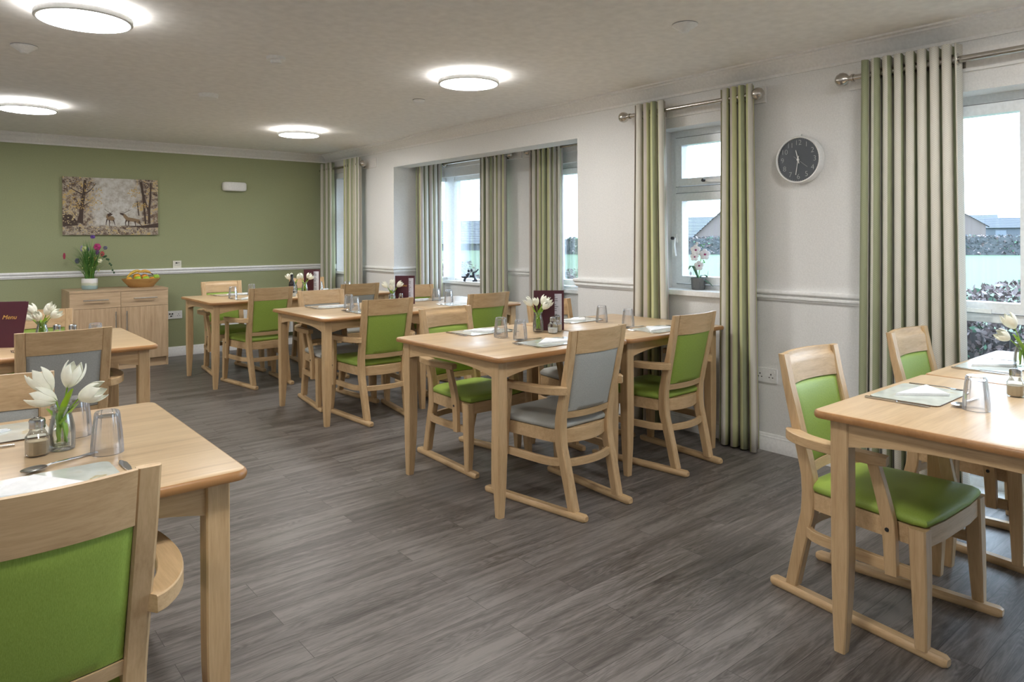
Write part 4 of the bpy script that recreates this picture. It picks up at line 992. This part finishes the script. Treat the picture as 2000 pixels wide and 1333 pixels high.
def flower(dx, z, col, r, nm='flower', tall=1.0):
    m = simple(nm + ' petals', col, .6); mb = MB(); c = Vector((0, -.03, .085)); e = rt_ * dx + Vector((0, -.02, z))
    mb.mi = 0; mb.tube([c, c.lerp(e, .5) + Vector((0, 0, .04)), e], .0014, 5)
    mb.mi = 1
    for k in range(6):
        a = 2 * PI * k / 6; q = e + rt_ * math.cos(a) * r * .6 + Vector((0, 0, math.sin(a) * r * .6 * tall)); mb.ell(q, (r * .55, r * .25, r * .5 * tall), 8, 5)
    mb.build('flower', [STEMM, m], t, 60)
for dx, z, c, r, n_, tl in [(.075, .425, (.42, .03, .16), .033, 'magenta', 1), (.075, .372, (.12, .05, .16), .017, 'dark purple', 1.6), (.155, .415, (.10, .10, .16), .019, 'slate', 1), (.030, .525, (.13, .06, .30), .022, 'violet', .8), (-.055, .405, (.60, .66, .30), .024, 'yellow green', 1.1), (-.08, .41, (.30, .26, .45), .013, 'lavender', 2.2), (-.125, .285, (.10, .10, .17), .022, 'ink blue', 1.2), (-.255, .335, (.36, .03, .08), .012, 'crimson', 2.6), (.100, .285, (.74, .73, .50), .022, 'ivory', 1), (.125, .355, (.36, .06, .06), .019, 'brick red', 1.4), (.045, .305, (.40, .10, .05), .012, 'rust', 1.6), (-.02, .40, (.2, .18, .34), .014, 'mauve', 1.5)]: flower(dx, z, c, r, n_, tl)
mb = MB(); IV = simple('dark ivy', (.02, .07, .02), .5)
for k in range(9):
    s = k / 8; e = rt_ * (.13 + .11 * s) + Vector((0, -.02, .34 - .16 * s * s - .02 * s)); mb.ell(e + Vector((0, 0, .008 * (-1) ** k)), (.014 * (1.1 - .5 * s), .004, .011), 6, 4)
mb.tube([rt_ * .06 + Vector((0, -.02, .25)), rt_ * .12 + Vector((0, -.02, .345)), rt_ * .18 + Vector((0, -.02, .30)), rt_ * .24 + Vector((0, -.02, .17))], .0015, 5); mb.build('ivy_sprig', IV, t, 60)
mb = MB()
for k in range(16): e = Vector((rg.uniform(-.07, .08), -.05, rg.uniform(.18, .36))); mb.ell(e, (.005, .005, .005), 6, 4)
mb.build('small_buds', simple('yellow buds', (.7, .72, .25), .5), t, 60)

# fruit bowl
bx, by = 1.725, 8.13
BAM = wood('bamboo bowl', 0, (.33, .17, .05), (.50, .29, .10), .4, 8, 12)
bowl = MB(); n = 40
def ov(r, z): return [(r * math.cos(2 * PI * k / n), r * .62 * math.sin(2 * PI * k / n), z) for k in range(n)]
bowl.loft([ov(.105, 0), ov(.112, .002), ov(.150, .045), ov(.186, .090), ov(.183, .093), ov(.145, .048), ov(.105, .012)]); bo = bowl.build('fruit_bowl', BAM, None, 40); bo.location = (bx, by, ZS); tag(bo, 'wide oval bamboo bowl of fruit on the sideboard', 'bowl')
def fruit(name, lab, x, y, z, r, col, stem=True, sq=.93):
    t = thing(name, lab, name, (bx + x, by + y, ZS + z)); m = simple(name + ' skin ' + lab[:6], col, .4, bump=.15, bscale=220)
    mb = MB(); prof = [(0, -r * sq * .86), (r * .25, -r * sq * .93), (r * .6, -r * sq * .78), (r * .92, -r * sq * .35), (r, 0), (r * .93, r * sq * .40), (r * .62, r * sq * .80), (r * .25, r * sq * .93), (0, r * sq * .84)]
    mb.lathe(prof, 20, capb=False, capt=False); mb.build('flesh', m, t, 80)
    if stem: mb = MB(); mb.tube([(0, 0, r * sq * .8), (.003, 0, r * sq * 1.12)], .0018, 6); mb.build('stalk', simple('stalk', (.10, .06, .03), .8), t, 60)
gA, oO = (.38, .58, .04), (.80, .30, .02)
fruit('orange', 'orange at the left end of the bowl', -.112, -.012, .083, .030, (.82, .40, .03), False)
fruit('apple', 'left green apple low in the bowl', -.040, -.040, .084, .036, gA)
fruit('apple', 'middle green apple in the bowl', .037, -.042, .084, .035, gA)
fruit('orange', 'small orange between two green apples', .098, -.020, .080, .027, oO, False)
fruit('apple', 'right green apple highest on the rim of the bowl', .145, .010, .100, .032, (.33, .56, .05))
fruit('orange', 'large orange under the bananas', -.035, .030, .112, .036, (.80, .38, .03), False)
fruit('orange', 'orange behind the middle apple', .040, .030, .104, .034, (.82, .33, .05), False)
def banana(lab, p, col):
    t = thing('banana', lab, 'banana', (bx, by, ZS), 0, 'bananas in the bowl'); mb = MB(); m_ = len(p); rr = [.004, .010, .015, .0165, .0165, .015, .011, .005]
    P = [Vector(p[0]).lerp(Vector(p[1]), s) if False else (Vector(p[0]) * (1 - s) ** 2 + Vector(p[1]) * 2 * s * (1 - s) + Vector(p[2]) * s * s) for s in [i / 7 for i in range(8)]]
    mb.tube(P, rr, 7); mb.build('peel', simple('banana peel ' + lab[:5], col, .5), t, 50)
    mb = MB(); d = (P[-1] - P[-2]).normalized(); mb.tube([P[-1], P[-1] + d * .022], [.005, .004], 6); mb.build('stalk', simple('banana stalk', (.10, .05, .03), .7), t, 50)
banana('long banana arching over the left of the bowl', [(-.135, .0, .105), (-.06, .0, .195), (.010, .010, .158)], (.66, .42, .06))
banana('shorter banana lying over the middle oranges', [(-.035, -.018, .150), (.04, -.01, .185), (.095, .0, .140)], (.70, .38, .07))

# ================================================================== PICTURE
cx, cz = 1.5025, 1.639; hw, hh = .4405, .296
t = thing('canvas_picture', 'wide canvas print of two stags in an autumn wood on the green wall', 'picture', (cx, YB - .002, cz))
PM, nt, b = mat('woodland print')
tc = N(nt, 'ShaderNodeTexCoord'); sp_ = N(nt, 'ShaderNodeSeparateXYZ'); L(nt, tc.outputs['Object'], sp_.inputs[0])
nA = N(nt, 'ShaderNodeTexNoise', Scale=22.0, Detail=6.0, Roughness=.7); L(nt, tc.outputs['Object'], nA.inputs['Vector'])
bgc = ramp(nt, nA.outputs[0], [(.35, (.42, .38, .33)), (.50, (.58, .56, .52)), (.65, (.68, .67, .65))])
nB = N(nt, 'ShaderNodeTexNoise', Scale=24.0, Detail=6.0, Roughness=.78); L(nt, tc.outputs['Object'], nB.inputs['Vector'])
brn = ramp(nt, nB.outputs[0], [(.32, (.07, .045, .035)), (.46, (.22, .16, .12)), (.54, (.50, .45, .38)), (.60, (.52, .36, .13)), (.70, (.66, .50, .22))])
# mask: more foliage to the sides (|x| large) and at the ground strip
ab = N(nt, 'ShaderNodeMath', _operation='ABSOLUTE'); sh = N(nt, 'ShaderNodeMath', _operation='ADD'); sh.inputs[1].default_value = -.03; L(nt, sp_.outputs[0], sh.inputs[0]); L(nt, sh.outputs[0], ab.inputs[0])
mr = N(nt, 'ShaderNodeMapRange'); mr.inputs['From Min'].default_value = .10; mr.inputs['From Max'].default_value = .30; L(nt, ab.outputs[0], mr.inputs[0])
mr2 = N(nt, 'ShaderNodeMapRange'); mr2.inputs['From Min'].default_value = -.17; mr2.inputs['From Max'].default_value = -.22; L(nt, sp_.outputs[2], mr2.inputs[0])
mx_ = N(nt, 'ShaderNodeMath', _operation='MAXIMUM'); L(nt, mr.outputs[0], mx_.inputs[0]); L(nt, mr2.outputs[0], mx_.inputs[1])
nC = N(nt, 'ShaderNodeTexNoise', Scale=10.0, Detail=4.0); L(nt, tc.outputs['Object'], nC.inputs['Vector'])
mu_ = N(nt, 'ShaderNodeMath', _operation='MULTIPLY_ADD'); mu_.inputs[1].default_value = 1.0; L(nt, mx_.outputs[0], mu_.inputs[0]); L(nt, nC.outputs[0], mu_.inputs[2])
mr3 = N(nt, 'ShaderNodeMapRange'); mr3.inputs['From Min'].default_value = .85; mr3.inputs['From Max'].default_value = 1.25; L(nt, mu_.outputs[0], mr3.inputs[0])
mxc = N(nt, 'ShaderNodeMix', _data_type='RGBA'); L(nt, mr3.outputs[0], mxc.inputs[0]); L(nt, bgc.outputs[0], mxc.inputs[6]); L(nt, brn.outputs[0], mxc.inputs[7]); L(nt, mxc.outputs[2], b.inputs['Base Color']); b.inputs['Roughness'].default_value = .8
INKB = simple('dark umber paint', (.075, .05, .04), .8); OCH = simple('ochre paint', (.56, .38, .13), .8); TAN = simple('tan fur paint', (.25, .17, .10), .8); LGT = simple('pale leaf paint', (.70, .58, .32), .8)
mb = MB(); mb.box(-hw, hw, -.030, 0, -hh, hh)
mb.mi = 1
def C2(px_, pz_): return ((px_ - 1010) / 815 * hw, (648 - pz_) / 495 * hh)   # units of a rough sketch grid
yy_ = [-.0305]
def poly(pts, mi):
    mb.mi = mi; yy_[0] -= .00001; y = yy_[0]; P = [C2(*p) for p in pts]; mb._mk([(x, y, z) for x, z in P], [tuple(range(len(P)))])
def strokes(pts, w, mi):
    mb.mi = mi; yy_[0] -= .00001; y = yy_[0]; Q = [C2(*p) for p in pts]; vs = []; n2 = len(Q)
    for i, (x, z) in enumerate(Q):
        a, c = Q[max(0, i - 1)], Q[min(n2 - 1, i + 1)]; dx, dz = c[0] - a[0], c[1] - a[1]; l_ = math.hypot(dx, dz) or 1; ww = (w[i] if isinstance(w, list) else w) / 815 * hw / 2
        vs += [(x - dz / l_ * ww, y, z + dx / l_ * ww), (x + dz / l_ * ww, y, z - dx / l_ * ww)]
    mb._mk(vs, [(2 * i, 2 * i + 1, 2 * i + 3, 2 * i + 2) for i in range(n2 - 1)])
strokes([(470, 940), (490, 800), (500, 680), (520, 560), (545, 400), (560, 200)], [110, 70, 65, 60, 55, 45], 1)
strokes([(480, 670), (440, 600), (420, 550), (340, 500)], [26, 20, 14, 8], 1); strokes([(520, 660), (580, 610), (640, 580)], [24, 14, 8], 1)
strokes([(520, 450), (400, 390), (210, 280)], [26, 16, 8], 1); strokes([(570, 430), (650, 370), (740, 250)], [24, 14, 7], 1)
strokes([(1600, 950), (1580, 700), (1560, 450), (1520, 200)], [34, 36, 40, 46], 1); strokes([(1665, 940), (1665, 700), (1690, 450), (1700, 200)], [48, 44, 34, 22], 1)
strokes([(1650, 700), (1600, 560), (1570, 440)], [34, 26, 18], 1); strokes([(1480, 800), (1465, 680), (1450, 540)], [18, 20, 12], 1); strokes([(1750, 920), (1755, 760)], [14, 12], 3); strokes([(1815, 920), (1820, 740)], [12, 10], 3)
strokes([(1430, 200), (1560, 190), (1700, 260)], [8, 12, 6], 1)
# stag on the left, head turned right
poly([(925, 880), (905, 830), (930, 775), (975, 762), (1020, 775), (1015, 790), (985, 795), (980, 810), (1030, 820), (1055, 860), (1040, 900), (990, 895), (960, 890)], 3)
for a in ([(925, 870), (910, 930), (905, 985)], [(960, 880), (968, 930), (962, 985)], [(1030, 880), (1045, 920), (1060, 975)]): strokes(a, [26, 14, 10], 1)
strokes([(985, 765), (930, 730), (870, 690)], [10, 8, 4], 1); strokes([(985, 765), (1010, 740), (1020, 720)], [8, 6, 3], 1); strokes([(900, 712), (890, 680)], [5, 3], 1); poly([(930, 775), (975, 762), (1020, 775), (1000, 800), (940, 830)], 1)
# stag on the right, muzzle raised left
poly([(1240, 870), (1190, 800), (1145, 775), (1150, 755), (1200, 760), (1240, 780), (1290, 830), (1400, 850), (1490, 870), (1510, 920), (1480, 950), (1420, 915), (1340, 905), (1280, 910)], 3)
for a in ([(1260, 880), (1240, 930), (1250, 985)], [(1300, 890), (1295, 940), (1290, 990)], [(1410, 900), (1415, 940), (1420, 985)], [(1480, 900), (1500, 950), (1530, 975)]): strokes(a, [32, 16, 11], 1)
strokes([(1210, 760), (1260, 735), (1350, 690)], [10, 9, 4], 1); strokes([(1300, 712), (1295, 680)], [6, 3], 1); strokes([(1200, 755), (1180, 720)], [8, 4], 1); strokes([(1210, 755), (1215, 715)], [6, 3], 1); poly([(1190, 800), (1145, 775), (1150, 755), (1200, 760), (1215, 790)], 1)
poly([(1300, 990), (1560, 975), (1830, 930), (1830, 1010), (1560, 1020), (1380, 1005)], 1)
poly([(195, 1000), (195, 780), (330, 800), (420, 900), (440, 980)], 1)
rp = random.Random(5)
def leafs(n_, cx_, cz_, rx, rz, mi):
    for _ in range(n_):
        a = rp.uniform(0, 2 * PI); q = math.sqrt(rp.random()); x, z = cx_ + rx * q * math.cos(a), cz_ + rz * q * math.sin(a)
        if not (200 < x < 1822 and 160 < z < 1130): continue
        s = rp.uniform(6, 16); poly([(x - s, z), (x, z - s * .7), (x + s, z), (x, z + s * .7)], mi)
leafs(120, 520, 430, 330, 260, 2); leafs(90, 480, 300, 280, 160, 1); leafs(60, 650, 620, 240, 120, 2); leafs(60, 300, 780, 130, 180, 4); leafs(50, 300, 600, 120, 200, 2)
leafs(50, 1390, 400, 110, 80, 2); leafs(70, 1690, 330, 150, 170, 1); leafs(45, 1790, 260, 60, 140, 4); leafs(50, 1500, 620, 150, 60, 2); leafs(60, 1000, 1060, 800, 70, 1); leafs(50, 1000, 1060, 820, 80, 4)
mb.build('printed_canvas', [PM, INKB, OCH, TAN, LGT], t, recalc=False)
mb = MB(); mb.box(-hw + .02, hw - .02, 0, .0018, -hh + .02, hh - .02); mb.build('stretcher_frame', WX, t)

# ================================================================== SILL OBJECTS
t = thing('potted_orchid', 'white orchid with purple hearts in a grey pot on the narrow window sill', 'orchid', (4.02, 2.872, .937))
mb = MB(); mb.lathe([(.040, 0), (.043, .002), (.048, .078), (.045, .080), (.043, .070), (0, .068)], 28, capt=False); mb.build('pot', simple('grey stone pot', (.16, .16, .16), .85, bump=.8, bscale=150), t, 40)
ORS = simple('orchid leaf', (.10, .22, .14), .45)
for az, ln, up in ((PL + .3, .075, .075), (PR + .2, .085, .035), (PR - .5, .10, .0), (PL - .3, .06, .03)):
    d = Vector((math.cos(az), math.sin(az), 0)); sd = Vector((-d.y, d.x, 0)); mb = MB()
    mb.slab(lambda u, v, s: Vector((0, 0, .072)) + d * ln * v + Vector((0, 0, up * math.sin(PI * v * .75) * 1.2 - (.05 * v * v if up < .05 else 0) + (.002 if s else 0))) + sd * (2 * u - 1) * .020 * math.sin(PI * (v * .9 + .08)) ** .7, 4, 8); mb.build('leaf', ORS, t, 60)
mb = MB(); rtv = Vector((math.cos(YAW), -math.sin(YAW), 0)); mb.tube([(0, 0, .07), tuple(rtv * .015 + Vector((0, 0, .16))), tuple(rtv * .02 + Vector((0, 0, .22))), tuple(rtv * -.01 + Vector((0, 0, .29))), tuple(rtv * .0 + Vector((0, 0, .32)))], .0025, 6); mb.build('stem', STEMM, t, 60)
OW = simple('orchid petals', (.88, .86, .87), .5); OP = simple('orchid heart', (.35, .03, .16), .5)
tow = -Vector((math.sin(YAW), math.cos(YAW), 0))
for dx, z, r in ((-.022, .268, .034), (.040, .238, .036), (-.030, .222, .028), (.0, .162, .032), (-.012, .312, .010)):
    mb = MB(); c = rtv * dx + Vector((0, 0, z)) + tow * .02
    for k in range(5):
        a = PI / 2 + 2 * PI * k / 5; q = c + rtv * math.cos(a) * r * .55 + Vector((0, 0, math.sin(a) * r * .55)); M3 = Matrix.Rotation(-YAW, 3, 'Z'); mb.ell(q, (r * .52, r * .12, r * .52), 10, 6, M3)
    mb.mi = 1; mb.ell(c + tow * .006, (r * .24, r * .16, r * .18), 8, 5, Matrix.Rotation(-YAW, 3, 'Z')); mb.build('blossom', [OW, OP], t, 60)
mb = MB()
for dx, z in ((.03, .29), (.038, .305), (.02, .30), (.035, .195), (.04, .185), (.03, .18)): q = rtv * dx + Vector((0, 0, z)) + tow * .01; mb.ell(q, (.005, .005, .006), 6, 4)
mb.build('buds', simple('orchid buds', (.12, .35, .10), .5), t, 60)

t = thing('metal_figurine', 'small dark metal figurine of two tumbling figures on the bay window sill', 'figurine', (4.585, 6.235, .812))
FIG = simple('dark bronze', (.06, .065, .08), .4, .6); s_ = rtv
def P3(dx, z): return tuple(s_ * dx + Vector((0, 0, z)))
mb = MB(); mb.tube([P3(-.070, .004), P3(-.062, .035), P3(-.035, .062), P3(-.02, .095)], [.014, .012, .015, .015], 8); mb.tube([P3(-.035, .05), P3(-.085, .048), P3(-.098, .055)], [.012, .010, .008], 8); mb.ell(P3(-.022, .118), (.014, .014, .017), 10, 6); mb.tube([P3(-.02, .085), P3(-.055, .072)], .007, 6); mb.build('left_figure', FIG, t, 60)
mb = MB(); mb.tube([P3(.070, .005), P3(.048, .03), P3(.040, .058), P3(-.01, .060)], [.012, .014, .015, .012], 8); mb.tube([P3(.035, .055), P3(.030, .095)], .015, 8); mb.ell(P3(.012, .125), (.015, .015, .018), 10, 6); mb.tube([P3(.02, .098), P3(.06, .108), P3(.085, .138)], [.011, .009, .007], 8); mb.tube([P3(.02, .004), P3(.045, .012), P3(.085, .006)], [.009, .011, .009], 8); mb.build('right_figure', FIG, t, 60)

# ================================================================== OUTSIDE
LAWN = simple('short lawn grass', (.052, .092, .045), .95, bscale=3)
mb = MB(); mb.grid(lambda u, v: (4.72 + 240 * u, -120 + 300 * v, -.16), 2, 2); o = mb.build('lawn', LAWN); tag(o, 'green lawn outside the windows beyond the hedge', 'lawn', kind='stuff')
HB = simple('brown beech leaves', (.105, .075, .072), .8, bscale=30); HP = simple('pale beech leaves', (.20, .165, .165), .8); HG = simple('green hedge leaves', (.06, .13, .08), .8); TW = simple('grey twigs', (.09, .08, .08), .9)
rh = random.Random(21)
mb = MB()
def leafq(c, s, mi):
    mb.mi = mi; a = Vector((rh.gauss(0, 1), rh.gauss(0, 1), rh.gauss(0, 1))).normalized(); b2 = a.cross(Vector((rh.gauss(0, 1), rh.gauss(0, 1), rh.gauss(0, 1)))).normalized(); c = Vector(c)
    mb._mk([c - a * s, c + b2 * s * .55, c + a * s, c - b2 * s * .55], [(0, 1, 2, 3)])
for i in range(62000):
    y = rh.uniform(-1.5, 11); top = (.98 if y < 3.6 else .72) + .14 * math.sin(y * 2.9) + .10 * math.sin(y * 7.7 + 1); z = -.12 + (top + .12) * rh.random() ** .75; x = 6.3 + rh.uniform(-.38, .38)
    leafq((x, y, z), rh.uniform(.016, .036), rh.choices((0, 1, 2), (5, 4, 1.1))[0])
mb.mi = 3; mb.box(6.2, 6.4, -1.5, 11, -.16, .55)
for i in range(420):
    y = rh.uniform(-3.5, 12); x = 6.3 + rh.uniform(-.25, .25); q = Vector((x, y, -.16)); e = q + Vector((rh.uniform(-.2, .2), rh.uniform(-.25, .25), rh.uniform(.6, 1.15))); mb.tube([q, q.lerp(e, .5) + Vector((0, rh.uniform(-.05, .05), 0)), e], [.008, .005, .002], 4)
o = mb.build('beech_hedge', [HB, HP, HG, TW], recalc=False); tag(o, 'brown-leaved beech hedge just outside the windows', 'hedge')
mb = MB()
for i in range(18000):
    s = rh.random(); c = Vector((38, 46, 0)).lerp(Vector((64, 8, 0)), s); n_ = Vector((.82, .57, 0)); z = rh.uniform(-.1, 1.25)
    leafq(c + n_ * rh.uniform(-.4, .4) + Vector((0, 0, z)), rh.uniform(.06, .15), rh.choices((0, 1, 2, 3), (1.4, 1.6, .7, 5))[0])
mb.mi = 3; _n = Vector((.82, .57, 0)) * .25; _a, _b = Vector((38, 46, -.16)), Vector((64, 8, -.16)); _z = Vector((0, 0, 1.25))
mb._mk([_a - _n, _b - _n, _b + _n, _a + _n, _a - _n + _z, _b - _n + _z, _b + _n + _z, _a + _n + _z], [(3, 2, 1, 0), (4, 5, 6, 7), (0, 1, 5, 4), (1, 2, 6, 5), (2, 3, 7, 6), (3, 0, 4, 7)])
o = mb.build('far_hedge', [HB, HP, HG, simple('dark winter hedge', (.065, .07, .075), .9)], recalc=False); tag(o, 'dark clipped hedge across the far side of the lawn', 'hedge')
def tiles(name, col):
    m, nt, b = mat(name); tc = N(nt, 'ShaderNodeTexCoord'); bk = N(nt, 'ShaderNodeTexBrick'); L(nt, tc.outputs['UV'], bk.inputs['Vector'])
    return m
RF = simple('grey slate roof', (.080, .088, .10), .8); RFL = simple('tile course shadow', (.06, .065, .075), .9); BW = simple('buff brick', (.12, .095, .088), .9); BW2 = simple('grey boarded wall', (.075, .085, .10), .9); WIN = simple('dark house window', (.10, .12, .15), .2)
def house(label, c, w, d, hw_, hr, rz, bm_, gable=0.3, zb=-.16):
    """gabled house, ridge along local x"""
    t = thing('house', label, 'house', (c[0], c[1], zb), R(rz))
    mb = MB(); mb.box(-w / 2, w / 2, -d / 2, d / 2, 0, hw_)
    for s in (-1, 1): mb._mk([(s * w / 2, -d / 2, hw_), (s * w / 2, d / 2, hw_), (s * w / 2, 0, hr)], [(0, 1, 2)])
    mb.build('walls', bm_, t)
    mb = MB(); ov_ = .4; sl = (hr - hw_) / (d / 2); n_ = 14
    for s in (-1, 1):
        for k in range(n_):
            a, b2 = k / n_, (k + 1) / n_; y0, y1 = (d / 2 + ov_) * (1 - a), (d / 2 + ov_) * (1 - b2); z0 = hr - sl * y0 + .06; z1 = hr - sl * y1
            mb._mk([(-w / 2 - .3, s * y0, z0), (w / 2 + .3, s * y0, z0), (w / 2 + .3, s * y1, z1), (-w / 2 - .3, s * y1, z1)], [(0, 1, 2, 3)])
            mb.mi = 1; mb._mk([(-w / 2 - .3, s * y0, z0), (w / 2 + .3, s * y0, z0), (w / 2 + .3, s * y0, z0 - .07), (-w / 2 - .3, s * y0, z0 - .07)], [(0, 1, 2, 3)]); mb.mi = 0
    mb.build('roof', [RF, RFL], t, recalc=False)
    for k in range(2):
        mb = MB(); x = -w / 4 + k * w / 2; mb.box(x - .7, x + .7, -d / 2 - .05, -d / 2, hw_ * .35, hw_ * .8); mb.build('window', WIN, t)
    return t
# ridge directions are across the view
house('grey-roofed bungalow seen through the left bay window', (49.0, 66.5), 19, 11, .9, 3.4, -35, BW2)
house('grey-roofed house seen through the orchid window', (65, 49.5), 11, 8, 1.45, 3.6, -52, BW2)
house('brown gable-ended house right of the orchid in the narrow window', (60, 40), 8, 5.5, 1.2, 3.8, 33, BW)
house('brick gable-ended house at the left of the tall window', (113, 36.4), 8, 5.8, 2.76, 4.7, 17, BW)
house('slate-roofed house behind the brick gable', (142, 43.5), 6, 8, 2.5, 4.9, -73, BW)
house('long slate-roofed bungalow at the right of the tall window', (131.5, 34.6), 8, 8, 2.6, 4.1, -75, BW2)
t = thing('conifer_tree', 'tall pale conifer behind the bungalow roof', 'tree', (58, 88, -.16))
mb = MB()
for i in range(2600):
    z = 6 * rh.random(); rr = .2 + 1.1 * (1 - z / 7) * rh.random(); a = rh.uniform(0, 2 * PI); leafq((rr * math.cos(a), rr * math.sin(a), 1.2 + z), .14, 0)
mb.build('foliage', simple('misty conifer', (.14, .18, .18), .9), t, recalc=False)
mb = MB(); mb.tube([(0, 0, 0), (0, 0, 6)], [.25, .05], 8); mb.build('trunk', TW, t)
